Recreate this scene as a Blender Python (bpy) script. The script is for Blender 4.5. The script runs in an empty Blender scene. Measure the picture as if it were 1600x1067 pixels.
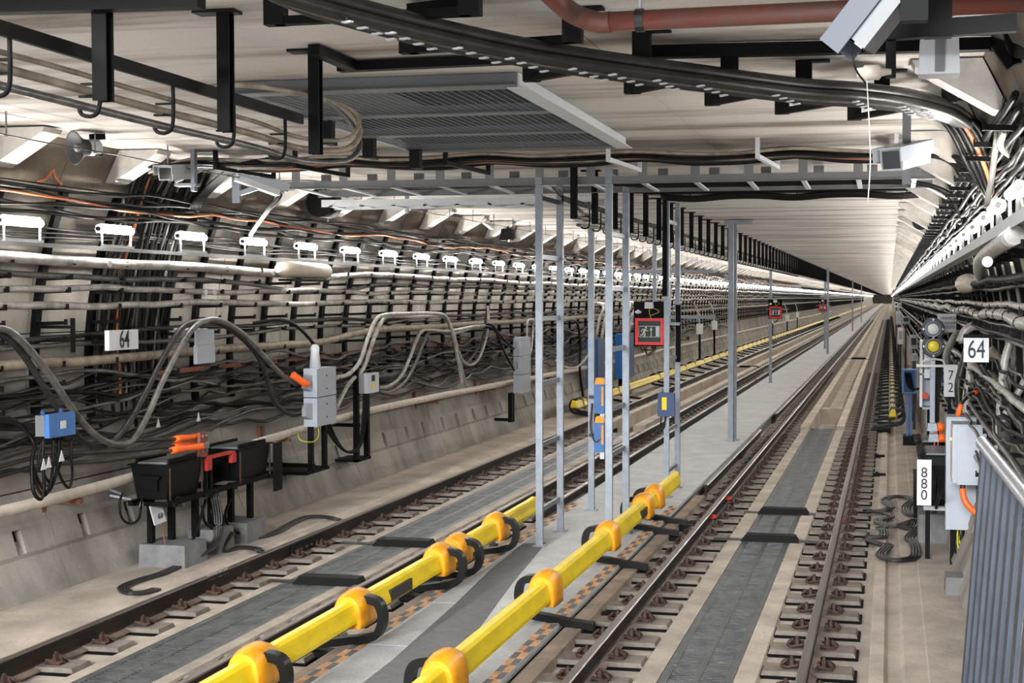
import bpy, math, random
from mathutils import Vector
rnd = random.Random(11)
SC = bpy.context.scene
COL = SC.collection
# ------------------------------------------------------------------ camera
FPX, CXP, CYP, CAMZ = 2080.0, 976.0, 533.5, 2.85
_d = Vector(((1390.5 - CXP) / FPX, (CYP - 465.0) / FPX, -1.0)).normalized()
YAW = math.asin(_d.x); PITCH = math.atan2(_d.y, -_d.z)
cd = bpy.data.cameras.new('camera'); cam = bpy.data.objects.new('camera', cd); COL.objects.link(cam)
cam.location = (0, 0, CAMZ); cam.rotation_euler = (math.pi / 2 - PITCH, 0, YAW)
cd.sensor_width = 36; cd.lens = FPX / 1600 * 36; cd.shift_x = (800 - CXP) / 1600; cd.clip_start = .1; cd.clip_end = 1000
SC.camera = cam
_r = Vector((math.cos(YAW), math.sin(YAW), 0)); _f = Vector((-math.sin(YAW) * math.cos(PITCH), math.cos(YAW) * math.cos(PITCH), -math.sin(PITCH))); _u = _r.cross(_f)
_o = Vector((0, 0, CAMZ))
def ray(px, py): return _f + _r * ((px - CXP) / FPX) - _u * ((py - CYP) / FPX)
def PX(px, py, x): v = ray(px, py); return _o + v * (x / v.x)        # a sight line met with a plane of the tunnel
def PY(px, py, y): v = ray(px, py); return _o + v * (y / v.y)
def PZ(px, py, z): v = ray(px, py); return _o + v * ((z - CAMZ) / v.z)
# ------------------------------------------------------------------ light and exposure
w = bpy.data.worlds.new('station_hall'); SC.world = w; w.use_nodes = True
w.node_tree.nodes['Background'].inputs[0].default_value = (.93, .96, 1, 1); w.node_tree.nodes['Background'].inputs[1].default_value = .9
def area(name, loc, target, sx, sy, power, col=(.96, .98, 1)):
    l = bpy.data.lights.new(name, 'AREA'); l.shape = 'RECTANGLE'; l.size = sx; l.size_y = sy; l.energy = power; l.color = col
    o = bpy.data.objects.new(name, l); COL.objects.link(o); o.location = loc
    o.rotation_euler = (Vector(target) - Vector(loc)).to_track_quat('-Z', 'Y').to_euler(); return o
area('station_hall_light_row', (-4.0, -9.0, 6.6), (-4.0, 14, .3), 10, 2.5, 3000)
area('platform_light_row', (-1.0, -11, 6.4), (-1.5, 16, .3), 5, 2, 420)
SC.view_settings.view_transform = 'Standard'; SC.view_settings.look = 'None'; SC.view_settings.gamma = 1
SC.view_settings.use_curve_mapping = False; SC.view_settings.exposure = 1.18
LAMP = 78.0
cy = SC.cycles
cy.use_denoising = True; cy.max_bounces = 8; cy.diffuse_bounces = 5; cy.glossy_bounces = 3; cy.sample_clamp_indirect = 6; cy.caustics_reflective = False; cy.caustics_refractive = False
# ------------------------------------------------------------------ materials
def lin(c):
    return tuple(((v / 255) / 12.92 if v <= 10 else (((v / 255) + .055) / 1.055) ** 2.4) for v in c)
MATS = {}
def mat(name, rgb, rough=.6, metal=0, var=0, scale=3, rgb2=None, stretch=(1, 1, 1), bump=0, bscale=60, thr=(.35, .65), fine=0, emit=0, spec=None):
    m = bpy.data.materials.new(name); m.use_nodes = True; nt = m.node_tree; b = nt.nodes['Principled BSDF']
    c = lin(rgb); b.inputs['Base Color'].default_value = (*c, 1); b.inputs['Roughness'].default_value = rough; b.inputs['Metallic'].default_value = metal
    if spec is not None: b.inputs['Specular IOR Level'].default_value = spec
    N = nt.nodes.new; L = nt.links.new
    if emit:
        b.inputs['Emission Color'].default_value = (*c, 1); b.inputs['Emission Strength'].default_value = emit
    if var or rgb2 or bump:
        g = N('ShaderNodeNewGeometry'); mp = N('ShaderNodeMapping'); mp.inputs['Scale'].default_value = stretch; L(g.outputs['Position'], mp.inputs['Vector'])
    if var or rgb2:
        n = N('ShaderNodeTexNoise'); n.inputs['Scale'].default_value = scale; n.inputs['Detail'].default_value = 8; n.inputs['Roughness'].default_value = .62
        L(mp.outputs[0], n.inputs['Vector'])
        r = N('ShaderNodeValToRGB'); r.color_ramp.elements[0].position = thr[0]; r.color_ramp.elements[1].position = thr[1]
        if rgb2: c2 = lin(rgb2)
        else: c2 = tuple(v * (1 - var) for v in c); c = tuple(min(1, v * (1 + var * .6)) for v in c)
        r.color_ramp.elements[0].color = (*c2, 1); r.color_ramp.elements[1].color = (*c, 1)
        L(n.outputs['Fac'], r.inputs[0]); out = r.outputs[0]
        if fine:
            n2 = N('ShaderNodeTexNoise'); n2.inputs['Scale'].default_value = 55; n2.inputs['Detail'].default_value = 4; L(g.outputs['Position'], n2.inputs['Vector'])
            r2 = N('ShaderNodeValToRGB'); r2.color_ramp.elements[0].position = .3; r2.color_ramp.elements[1].position = .7
            r2.color_ramp.elements[0].color = (1 - fine,) * 3 + (1,); r2.color_ramp.elements[1].color = (1, 1, 1, 1); L(n2.outputs['Fac'], r2.inputs[0])
            mx = N('ShaderNodeMix'); mx.data_type = 'RGBA'; mx.blend_type = 'MULTIPLY'; mx.inputs[0].default_value = 1; L(out, mx.inputs[6]); L(r2.outputs[0], mx.inputs[7]); out = mx.outputs[2]
        L(out, b.inputs['Base Color'])
    if bump:
        n3 = N('ShaderNodeTexNoise'); n3.inputs['Scale'].default_value = bscale; n3.inputs['Detail'].default_value = 5; L(g.outputs['Position'], n3.inputs['Vector'])
        bp = N('ShaderNodeBump'); bp.inputs['Strength'].default_value = bump; bp.inputs['Distance'].default_value = .02; L(n3.outputs['Fac'], bp.inputs['Height']); L(bp.outputs[0], b.inputs['Normal'])
    MATS[name] = m; return m
mat('floor_concrete', (192, 179, 166), .85, rgb2=(158, 147, 136), scale=1.6, bump=.25, bscale=18, fine=.16)
mat('bed_concrete', (180, 168, 155), .85, rgb2=(146, 136, 126), scale=2.2, bump=.3, bscale=22, fine=.18)
mat('wall_concrete', (160, 154, 146), .85, rgb2=(112, 106, 98), scale=1.3, stretch=(1, 1, .55), bump=.2, bscale=14, fine=.16, thr=(.32, .6))
mat('ceiling_concrete', (210, 205, 199), .8, rgb2=(120, 108, 96), scale=.9, stretch=(.28, 2.0, 1), bump=.12, bscale=12, fine=.12, thr=(.34, .54))
mat('ceiling_edge_concrete', (124, 114, 102), .85, rgb2=(84, 76, 66), scale=1.4, bump=.15)
mat('slab_concrete', (192, 193, 194), .8, var=.14, scale=3, bump=.2, bscale=90, fine=.24)
mat('slab_dark', (108, 106, 104), .8, var=.25, scale=12, fine=.2)
mat('dark_band', (108, 108, 110), .85, var=.12, scale=9, fine=.24)
mat('orange_mark', (214, 160, 112), .8, var=.3, scale=14, fine=.2)
mat('kerb_concrete', (140, 124, 110), .88, var=.35, scale=3, bump=.3, bscale=30, fine=.15)
mat('block_concrete', (116, 107, 98), .85, var=.28, scale=6, bump=.25, bscale=40, fine=.15)
mat('pedestal_concrete', (118, 118, 118), .85, var=.25, scale=5, bump=.2)
mat('rubber', (8, 8, 8), .8, spec=.1)
mat('rail_steel', (44, 36, 31), .55, .3, var=.35, scale=4, stretch=(1, .4, 1), bump=.1, spec=.3)
mat('rail_dust', (122, 106, 93), .8, var=.3, scale=5)
mat('rail_head', (120, 112, 106), .36, .75, var=.2, scale=5, stretch=(1, .15, 1))
mat('clip_steel', (60, 41, 31), .55, .2, var=.4, scale=30)
mat('cast_iron', (96, 97, 97), .36, .3, rgb2=(66, 68, 68), scale=6, bump=.2)
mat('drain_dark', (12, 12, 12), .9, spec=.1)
mat('yellow_cover', (238, 208, 22), .38, var=.12, scale=7, stretch=(1, .5, 1))
mat('hood_orange', (232, 158, 22), .42, rgb2=(190, 116, 26), scale=7, thr=(.28, .5))
mat('black_paint', (9, 9, 9), .6, spec=.12)
mat('black_gloss', (9, 9, 10), .4, spec=.25)
mat('black_bracket', (14, 13, 13), .6, rgb2=(42, 34, 27), scale=6, thr=(.2, .42), spec=.15)
mat('galvanised', (132, 138, 146), .42, .55, var=.14, scale=9)
mat('grey_paint', (104, 106, 108), .55, var=.1, scale=6)
mat('grey_light', (190, 193, 197), .5, var=.06, scale=6)
mat('box_grey', (168, 174, 184), .45, var=.05, scale=5)
mat('box_grey_dark', (150, 154, 160), .5)
mat('white_plastic', (205, 208, 214), .4)
mat('white_paint', (218, 216, 212), .5, var=.08, scale=8)
mat('haunch_white', (206, 201, 194), .7, var=.2, scale=5)
mat('blue_paint', (62, 108, 168), .45, var=.1, scale=8)
mat('blue_dark', (44, 68, 112), .5)
mat('blue_cabinet', (36, 104, 176), .4)
mat('orange_rubber', (245, 104, 34), .45)
mat('red_paint', (224, 26, 30), .4)
mat('red_dull', (176, 48, 38), .5)
mat('copper', (150, 84, 62), .45, .5)
mat('pipe_red', (116, 56, 46), .5, rgb2=(92, 78, 72), scale=4, thr=(.3, .6), stretch=(1, 1, .6))
mat('pipe_white', (196, 186, 174), .6, var=.18, scale=7)
mat('rust_brown', (124, 74, 56), .7, var=.3, scale=9)
mat('cable_black', (12, 11, 11), .55, var=.3, scale=9, spec=.2)
mat('cable_dark', (50, 48, 47), .42, .2, rgb2=(30, 29, 28), scale=7)
mat('cable_grey', (112, 109, 106), .36, .35, rgb2=(66, 64, 62), scale=8, thr=(.3, .62))
mat('cable_light', (184, 180, 174), .42, .12, rgb2=(122, 118, 113), scale=7, thr=(.3, .58))
mat('cable_tan', (158, 146, 128), .55, rgb2=(112, 102, 90), scale=8)
mat('cable_orange', (178, 100, 62), .5)
mat('wire_yellow', (196, 190, 60), .5)
mat('sleeve_cream', (202, 192, 178), .45, var=.1, scale=9)
mat('sign_white', (205, 205, 208), .5)
mat('ink', (12, 12, 13), .6)
mat('sign_green', (14, 40, 28), .5)
mat('label_yellow', (244, 216, 24), .5)
mat('lens_clear', (210, 214, 210), .12)
mat('lens_amber', (232, 206, 60), .15)
mat('signal_black', (50, 54, 66), .5)
mat('cover_faded', (176, 166, 110), .5, var=.4, scale=3)
mat('horn_dark', (52, 54, 56), .6)
mat('tube_lamp', (255, 252, 246), .4, emit=LAMP)
mat('led_green', (190, 255, 80), .4, emit=3)
mat('camera_glass', (8, 8, 9), .1)
mat('railing_blue', (50, 56, 66), .5, .2, var=.35, scale=5)
mat('railing_top', (176, 180, 184), .3, .7, var=.1, scale=8)
mat('mesh_steel', (120, 124, 128), .45, .6)
mat('duct_shade', (8, 8, 9), .9, spec=.05)
mat('bag_tape', (190, 190, 190), .5)
# ------------------------------------------------------------------ mesh helpers
class MB:
    def __init__(s): s.v = []; s.f = []; s.m = []; s.k = 0
    def mi(s, k): s.k = k; return s
    def face(s, *idx): s.f.append(idx); s.m.append(s.k)
    def quad(s, a, b, c, d):
        n = len(s.v); s.v += [Vector(a), Vector(b), Vector(c), Vector(d)]; s.face(n, n + 1, n + 2, n + 3); return s
    def hexa(s, p):   # 8 pts: bottom 4 (ccw), top 4
        n = len(s.v); s.v += [Vector(q) for q in p]
        for q in ((3, 2, 1, 0), (4, 5, 6, 7), (0, 1, 5, 4), (1, 2, 6, 5), (2, 3, 7, 6), (3, 0, 4, 7)): s.face(*[n + i for i in q])
        return s
    def box(s, x0, x1, y0, y1, z0, z1, tx=0, ty=0):
        if x0 > x1: x0, x1 = x1, x0
        if y0 > y1: y0, y1 = y1, y0
        if z0 > z1: z0, z1 = z1, z0
        return s.hexa([(x0, y0, z0), (x1, y0, z0), (x1, y1, z0), (x0, y1, z0), (x0 + tx, y0 + ty, z1), (x1 - tx, y0 + ty, z1), (x1 - tx, y1 - ty, z1), (x0 + tx, y1 - ty, z1)])
    def bar(s, a, b, w, h, up=(0, 0, 1)):   # rectangular bar a->b
        a = Vector(a); b = Vector(b); d = (b - a).normalized(); up = Vector(up)
        if abs(d.dot(up)) > .98: up = Vector((0, 1, 0)) if abs(d.y) < .9 else Vector((1, 0, 0))
        x = d.cross(up).normalized() * (w / 2); y = x.cross(d).normalized() * (h / 2)
        return s.hexa([a - x - y, a + x - y, b + x - y, b - x - y, a - x + y, a + x + y, b + x + y, b - x + y])
    def tube(s, pts, r, n=6, caps=True):
        pts = [Vector(p) for p in pts]; k = len(pts)
        rs = r if isinstance(r, (list, tuple)) else [r] * k
        t0 = (pts[1] - pts[0]).normalized(); ref = Vector((0, 0, 1)) if abs(t0.z) < .9 else Vector((1, 0, 0))
        nx = t0.cross(ref).normalized(); base = len(s.v)
        for i in range(k):
            t = (pts[min(i + 1, k - 1)] - pts[max(i - 1, 0)])
            t = t.normalized() if t.length > 1e-9 else t0
            if i and t.dot(tp) < -.3: t = -t
            tp = t
            nx = nx - t * nx.dot(t); nx = nx.normalized() if nx.length > 1e-6 else t.orthogonal().normalized()
            ny = t.cross(nx)
            for j in range(n):
                a = 2 * math.pi * (j + .5) / n; s.v.append(pts[i] + (nx * math.cos(a) + ny * math.sin(a)) * rs[i])
        for i in range(k - 1):
            for j in range(n):
                a = base + i * n + j; b = base + i * n + (j + 1) % n; s.face(a, b, b + n, a + n)
        if caps:
            s.face(*[base + j for j in range(n)][::-1]); s.face(*[base + (k - 1) * n + j for j in range(n)])
        return s
    def cyl(s, a, b, r, n=10, r2=None): return s.tube([a, b], [r, r if r2 is None else r2], n)
    def prism_y(s, prof, y0, y1, mats=None):   # prof: (x,z) ccw seen from -Y
        n = len(prof); b = len(s.v); k = s.k
        for y in (y0, y1): s.v += [Vector((x, y, z)) for x, z in prof]
        for i in range(n):
            j = (i + 1) % n
            if mats: s.k = mats[i]
            s.face(b + i, b + j, b + n + j, b + n + i)
        s.k = k; s.face(*[b + i for i in range(n)][::-1]); s.face(*[b + n + i for i in range(n)]); return s
    def loft(s, rings, caps=True):
        n = len(rings[0]); b = len(s.v)
        for r in rings: s.v += [Vector(p) for p in r]
        for i in range(len(rings) - 1):
            for j in range(n):
                a = b + i * n + j; c = b + i * n + (j + 1) % n; s.face(a, c, c + n, a + n)
        if caps: s.face(*[b + j for j in range(n)][::-1]); s.face(*[b + (len(rings) - 1) * n + j for j in range(n)])
        return s
    def poly(s, pts):
        b = len(s.v); s.v += [Vector(p) for p in pts]; s.face(*range(b, b + len(pts))); return s
    def extr(s, pts, d):   # polygon extruded by vector d
        b = len(s.v); n = len(pts); d = Vector(d); s.v += [Vector(p) for p in pts] + [Vector(p) + d for p in pts]
        s.face(*[b + i for i in range(n)][::-1]); s.face(*[b + n + i for i in range(n)])
        for i in range(n): j = (i + 1) % n; s.face(b + i, b + j, b + n + j, b + n + i)
        return s
def rootloc(p):
    v = Vector((0, 0, 0))
    while p is not None: v = v + p.location; p = p.parent
    return v
def mesh(name, mb, mats, off, smooth):
    me = bpy.data.meshes.new(name); me.from_pydata([tuple(v - off) for v in mb.v], [], mb.f)
    if isinstance(mats, str): mats = [mats]
    for m in mats: me.materials.append(MATS[m])
    if len(mats) > 1: me.polygons.foreach_set('material_index', mb.m)
    if smooth: me.polygons.foreach_set('use_smooth', [len(f) <= 4 for f in mb.f])
    me.update(); return me
def obj(name, mb, mats, parent=None, loc=None, smooth=False):
    off = rootloc(parent) if parent is not None else (Vector(loc) if loc is not None else Vector((0, 0, 0)))
    o = bpy.data.objects.new(name, mesh(name, mb, mats, off, smooth)); COL.objects.link(o)
    if parent is not None: o.parent = parent
    else: o.location = off
    return o
def tag(o, label, cat, group=None):
    o['label'] = label; o['category'] = cat
    if group: o['group'] = group
    return o
def thing(name, label, cat, loc, group=None):
    o = bpy.data.objects.new(name, None); COL.objects.link(o); o.location = loc; o.empty_display_size = .1; return tag(o, label, cat, group)
def solo(name, mb, mats, label, cat, group=None, loc=None, smooth=False):
    if loc is None: loc = mb.v[0]
    return tag(obj(name, mb, mats, None, loc, smooth), label, cat, group)
def struct(name, mb, mats, parent=None, smooth=False):
    o = obj(name, mb, mats, parent, None, smooth)
    if parent is None: o['kind'] = 'structure'
    return o
def kids(o): return CH.get(o.name, [])
def copy_tree(root, loc, label=None, group=None):
    r = root.copy(); COL.objects.link(r); r.location = loc
    if label: r['label'] = label
    if group: r['group'] = group
    for ch in list(root.children):
        c = ch.copy(); COL.objects.link(c); c.parent = r
        for g in list(ch.children):
            e = g.copy(); COL.objects.link(e); e.parent = c
    return r
def spline(pts, n=6):
    P = [Vector(p) for p in pts]; Q = [P[0] * 2 - P[1]] + P + [P[-1] * 2 - P[-2]]; out = []
    for i in range(1, len(Q) - 2):
        for k in range(n):
            t = k / n; a, b, c, d = Q[i - 1], Q[i], Q[i + 1], Q[i + 2]
            out.append(.5 * ((2 * b) + (c - a) * t + (2 * a - 5 * b + 4 * c - d) * t * t + (3 * b - a - 3 * c + d) * t ** 3))
    out.append(P[-1]); return out
def text(s, size, loc, rot, parent, m='ink', sx=1, name='writing', spacing=1, line=1, bold=0):
    c = bpy.data.curves.new(name, 'FONT'); c.body = s; c.size = size; c.extrude = .0015; c.offset = bold; c.align_x = 'CENTER'; c.align_y = 'CENTER'; c.space_character = spacing; c.space_line = line
    c.materials.append(MATS[m]); o = bpy.data.objects.new(name, c); COL.objects.link(o); o.parent = parent
    o.location = Vector(loc) - rootloc(parent); o.rotation_euler = rot; o.scale = (sx, 1, 1); return o
ORD = ['first', 'second', 'third', 'fourth', 'fifth', 'sixth', 'seventh', 'eighth', 'ninth', 'tenth', 'eleventh', 'twelfth', 'thirteenth', 'fourteenth', 'fifteenth', 'sixteenth', 'seventeenth', 'eighteenth', 'nineteenth', 'twentieth']
END = 640.0
# ------------------------------------------------------------------ tunnel section
CXT, CZT, RT, CEIL = -3.48, 2.1, 4.6, 4.32
def xl(z): return CXT - math.sqrt(RT * RT - (z - CZT) ** 2)
def xr(z): return CXT + math.sqrt(RT * RT - (z - CZT) ** 2)
# floor: a concrete bed with ledges, drain channels and a gutter
GL, GR = (-5.86, -5.28), (-1.66, -1.11)
fp = [(-7.75, .10), (-6.86, .10), (-6.83, .075), (-6.50, .07), (-6.47, 0), (-6.0, 0), (-5.98, .035), (GL[0], .035), (GL[0], -.28), (GL[1], -.28), (GL[1], .035), (-5.16, .035), (-5.14, 0), (-4.28, 0), (-4.2, -.05), (-2.62, -.05), (-2.5, 0),
      (-1.85, 0), (-1.83, .035), (GR[0], .035), (GR[0], -.28), (GR[1], -.28), (GR[1], .035), (-.95, .035), (-.93, 0), (-.14, 0), (-.13, .012), (-.03, .012), (0, -.03), (.1, -.03), (.13, .012), (.3, .012), (.31, .03), (1.02, .03)]
f = MB(); n = len(fp)
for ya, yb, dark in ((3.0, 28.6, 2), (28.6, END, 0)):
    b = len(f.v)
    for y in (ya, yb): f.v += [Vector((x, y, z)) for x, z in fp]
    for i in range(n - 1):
        f.k = dark if fp[i][1] < -.2 or fp[i + 1][1] < -.2 else (0 if (i < 4 or i > 24) else 1)  # channel under the gratings coloured black for its shade, concrete beyond
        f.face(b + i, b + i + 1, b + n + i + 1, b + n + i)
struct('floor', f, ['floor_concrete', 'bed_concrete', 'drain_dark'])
# lining rings: each precast segment a part of the wall
def seg_mesh(side, zs, y0, y1, pockets):
    m = MB(); X = (lambda z: xl(z)) if side < 0 else (lambda z: xr(z))
    lowprof = [(.08, 0), (.46, .0), (.50, -.02), (.72, -.03), (.76, 0), (1.03, 0)]
    if zs == 'low': pr = [(X(z) + side * d, z) for z, d in lowprof]
    else:
        a, c = zs; k = 6; pr = [(X(a + (c - a) * i / k), a + (c - a) * i / k) for i in range(k + 1)]
    ys = [y0]
    if pockets: ys += [y0 + .42, y0 + .54, y0 + 1.22, y0 + 1.34]
    ys += [y1]; g = .012
    P = [[Vector((x, y, z)) for x, z in pr] for y in ys]
    for r in (0, -1): pass
    nb = len(pr)
    for i in range(len(ys) - 1):
        for j in range(nb - 1):
            a, b_, c, d = P[i][j], P[i + 1][j], P[i + 1][j + 1], P[i][j + 1]
            if pockets and i in (1, 3) and zs == 'low' and j in (2,):
                o = Vector((side * .10, 0, -.03)); b0 = len(m.v); m.v += [a, b_, c, d, a + o * .2, b_ + o * .2, c + o, d + o]
                for q in ((0, 1, 5, 4), (1, 2, 6, 5), (2, 3, 7, 6), (3, 0, 4, 7), (4, 5, 6, 7)): m.face(*[b0 + t for t in q])
            else: m.quad(a, b_, c, d)
    for e, yy in ((0, 0), (-1, 0)):   # joint sides
        for j in range(nb - 1):
            a, d = P[e][j], P[e][j + 1]; o = Vector((side * .06, 0, 0)); m.quad(a, d, d + o, a + o)
    for i in range(len(ys) - 1):
        for j in (0, nb - 1):
            a, d = P[i][j], P[i + 1][j]; o = Vector((side * .06, 0, 0)); m.quad(a, d, d + o, a + o)
    return m
RING = 1.8; Y0 = 11.32 - 1.8 * 4
for side, nm, ynear in ((-1, 'wall_left', 66), (1, 'wall_right', 40)):
    back = MB(); zz = [.0, .5, 1, 1.6, 2.1, 2.8, 3.4, 3.9, CEIL + .1]; X = xl if side < 0 else xr
    for a, c in zip(zz, zz[1:]):
        p = [(X(a) + side * .05, 3.0, a), (X(a) + side * .05, END, a), (X(c) + side * .05, END, c), (X(c) + side * .05, 3.0, c)]
        back.quad(*p)
    wall = struct(nm, back, 'drain_dark')
    base = {}
    for key, zs, pk in (('low', 'low', True), ('mid', (1.045, 2.5), False), ('up', (2.512, 3.90), False), ('top', (3.912, CEIL + .02), False)):
        first = None; y = Y0
        while y < ynear:
            if first is None:
                first = obj('lining_segment', seg_mesh(side, zs, y + .006, y + RING - .006, pk), 'ceiling_edge_concrete' if key == 'top' else 'wall_concrete', wall, smooth=False); fy = y
            else:
                o = first.copy(); COL.objects.link(o); o.parent = wall; o.location = (0, y - fy, 0)
            y += RING
        m = seg_mesh(side, zs, y, END, False); obj('lining_segment_far', m, 'ceiling_edge_concrete' if key == 'top' else 'wall_concrete', wall)
# ceiling panels
ceil = struct('ceiling', MB().box(-7.9, 1.2, 3.8, END, CEIL + .06, CEIL + .3), 'drain_dark')
first = None; y = 3.8; PW = 1.5
HX0, HX1, HY0, HY1 = -4.45, -2.40, 8.45, 12.05
while y < 78:
    for (x0, x1) in ((-7.62, -6.95), (-6.945, -3.5), (-3.495, -1.7), (-1.695, .78)):
        m = MB().box(x0, x1, y, y + PW - .008, CEIL + rnd.uniform(0, .006), CEIL + .07); obj('ceiling_panel', m, 'ceiling_concrete', ceil)
    y += PW
obj('ceiling_panel_far', MB().box(-7.62, .78, y, END, CEIL + .003, CEIL + .07), 'ceiling_concrete', ceil)
struct('wall_back', MB().box(-8.4, 1.4, END, END + .3, -.3, 4.6), 'wall_concrete')
# platform end slab below the railing
struct('floor_platform', MB().box(.28, 1.05, 1.0, 5.62, .95, 1.1), 'floor_concrete')
# central walkway of slabs between the tracks, each slab a part
wk = struct('floor_walkway', MB().box(-4.10, -2.66, 3.0, END, -.05, .085), 'slab_dark')
def slab(y0, y1, marks, x0=-4.13, x1=-2.70, tone=0):
    m = MB(); zt = .12
    m.mi(0).box(x0, x1, y0 + .004, y1 - .004, .06, zt)
    if marks:
        L = (y1 - y0) / 8
        for k in range(8):
            for xs, ph in ((x0 + .005, 0), (x1 - .115, 0)):
                for c in range(2):
                    a = xs + c * .055
                    m.mi(1 if (k + c) % 2 == 0 else 2).box(a, a + .055, y0 + .006 + k * L, y0 + (k + 1) * L - .006, zt - .01, zt + .0015)
    return m
first = None; y = 9.82 - 1.47 * 3; k = 0
while y < 75:
    if k == 0: s0 = obj('paving_slab', slab(y, y + 1.47, True), ['slab_concrete', 'orange_mark', 'slab_dark'], wk); fy = y
    elif y < 16.5: o = s0.copy(); COL.objects.link(o); o.parent = wk; o.location = (0, y - fy, rnd.uniform(-.002, .002))
    else:
        if first is None: first = obj('paving_slab', slab(y, y + 1.47, False), 'slab_concrete', wk); fy2 = y
        else: o = first.copy(); COL.objects.link(o); o.parent = wk; o.location = (0, y - fy2, rnd.uniform(-.003, .003))
    y += 1.47; k += 1
obj('paving_slab_far', MB().box(-4.13, -2.70, y, END, .06, .12), 'slab_concrete', wk)
obj('dark_band', MB().extr([(-3.63, 8.0, .1205), (-3.05, 8.0, .1205), (-3.12, 9.0, .1205), (-3.3, 10.4, .1205), (-3.52, 12.2, .1205), (-3.74, 14.3, .1205), (-3.98, 14.2, .1205), (-3.92, 12.8, .1205), (-3.78, 11.2, .1205), (-3.66, 9.4, .1205)], (0, 0, .0015)), 'dark_band', wk)  # diagonal band of darker tone lying on the slabs
first = None; y = 4.0
while y < 18.4:   # kerb stones beside the walkway on the right track side
    m = MB().box(-2.69, -2.5, y + .006, y + 2.05, -.04, .085, tx=.012); obj('kerb_stone', m, 'kerb_concrete', wk); y += 2.06
y = 4.0
while y < 18.4:
    m = MB().box(-4.31, -4.14, y + .006, y + 2.05, -.04, .07, tx=.012); obj('kerb_stone', m, 'kerb_concrete', wk); y += 2.06
# raised concrete edges of the open drains further on
dr = struct('trim_1', MB().box(-1.86, GR[0], 28.6, END, 0, .11, tx=.01), 'floor_concrete')
struct('trim_2', MB().box(GR[1], -.92, 28.6, END, 0, .11, tx=.01), 'floor_concrete')
struct('trim_3', MB().box(-5.30, -5.05, 27.5, END, 0, .16, tx=.01), 'floor_concrete')
struct('trim_4', MB().box(-6.05, -5.85, 27.5, END, 0, .16, tx=.01), 'floor_concrete')
obj('cross_wall', MB().box(GR[0], GR[1], 33.2, 33.5, -.28, .1), 'floor_concrete', dr)
# ------------------------------------------------------------------ rails
RAILS = [-6.36, -4.77, -2.18, -0.59]
prof = [(-.075, .02), (.075, .02), (.075, .032), (.02, .05), (.010, .065), (.010, .155), (.034, .165), (.036, .192), (.027, .2), (-.027, .2), (-.036, .192), (-.034, .165), (-.010, .155), (-.010, .065), (-.02, .05), (-.075, .032)]
pm = [0] * 16
for i in (7, 8, 9): pm[i] = 1
for i in (1, 2, 14, 15): pm[i] = 2
def rail_mb(x, y0, y1, dz=0): return MB().prism_y([(x + a, b + dz) for a, b in prof], y0, y1, pm)
RL = ['running rail nearest the left wall, beside the drain gratings', 'running rail of the left track beside the yellow rail and walkway', 'running rail of the right track beside the walkway', 'running rail nearest the right wall with its signal equipment']
rails = []
for i, x in enumerate(RAILS):
    r = solo('running_rail', rail_mb(x, 4.0, END), ['rail_steel', 'rail_head', 'rail_dust'], 'dark steel ' + RL[i], 'rail', 'running rails', loc=(x, 4, 0)); rails.append(r)
def fishplate(x, yc, par, side=1, L=.8):
    p = obj('fishplate', MB().box(x + side * .012, x + side * .042, yc - L / 2, yc + L / 2, .05, .158, tx=.004, ty=.01), 'cable_black', par)
    m = MB()
    for k in range(6): m.cyl((x + side * .04, yc - L * .42 + k * L * .168, .1), (x + side * .066, yc - L * .42 + k * L * .168, .1), .016, 6)
    obj('bolt', m, 'clip_steel', p)
yj = PX(478, 832, -6.35).y
fishplate(-6.36, yj, rails[0]); fishplate(-6.36, PX(718, 742, -6.35).y, rails[0], L=.12)
text('7961У1 20.4IX', .085, PX(340, 898, -6.335), (math.pi / 2, 0, math.pi / 2), rails[0], 'pipe_white', .8)
# red cable lugs on the rails
for i, pts in ((2, [(1137, 779), (1113, 808)]), (3, [(1317, 815)])):
    for px, py in pts:
        q = PX(px, py, RAILS[i] + .03); o = obj('cable_lug', MB().cyl(q + Vector((-.02, 0, 0)), q + Vector((.05, 0, 0)), .035, 8), 'red_dull', rails[i])
        obj('bond_cable', MB().tube(spline([q, q + Vector((.06, -.05, -.03)), q + Vector((.12, -.28, -.1)), q + Vector((.3, -.42, -.11))]), .018, 6), 'cable_black', rails[i], smooth=True)
# spare rails lying along the walkway edges
SP = [(-4.27, PZ(854, 793, .2).y, 43, 'left edge, left one of a pair end to end'), (-4.27, 43.3, 150, 'left edge, farther piece beyond its joint'), (-2.56, 18.75, 26.9, 'right edge, nearest piece with a cut end'), (-2.56, 30.6, 60, 'right edge, second piece beyond the gap'), (-2.56, 60.4, 180, 'right edge, farthest piece')]
for x, a, b_, l in SP:
    r = solo('spare_rail', rail_mb(x, a, b_, -.015), ['rail_steel', 'rail_head', 'rail_dust'], 'brown spare rail by the walkway ' + l, 'rail', 'spare rails beside the walkway', loc=(x, a, 0))
    if b_ in (43, 26.9): fishplate(x, a + (5.5 if b_ == 43 else 4.6), r, 1, .6)
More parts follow.
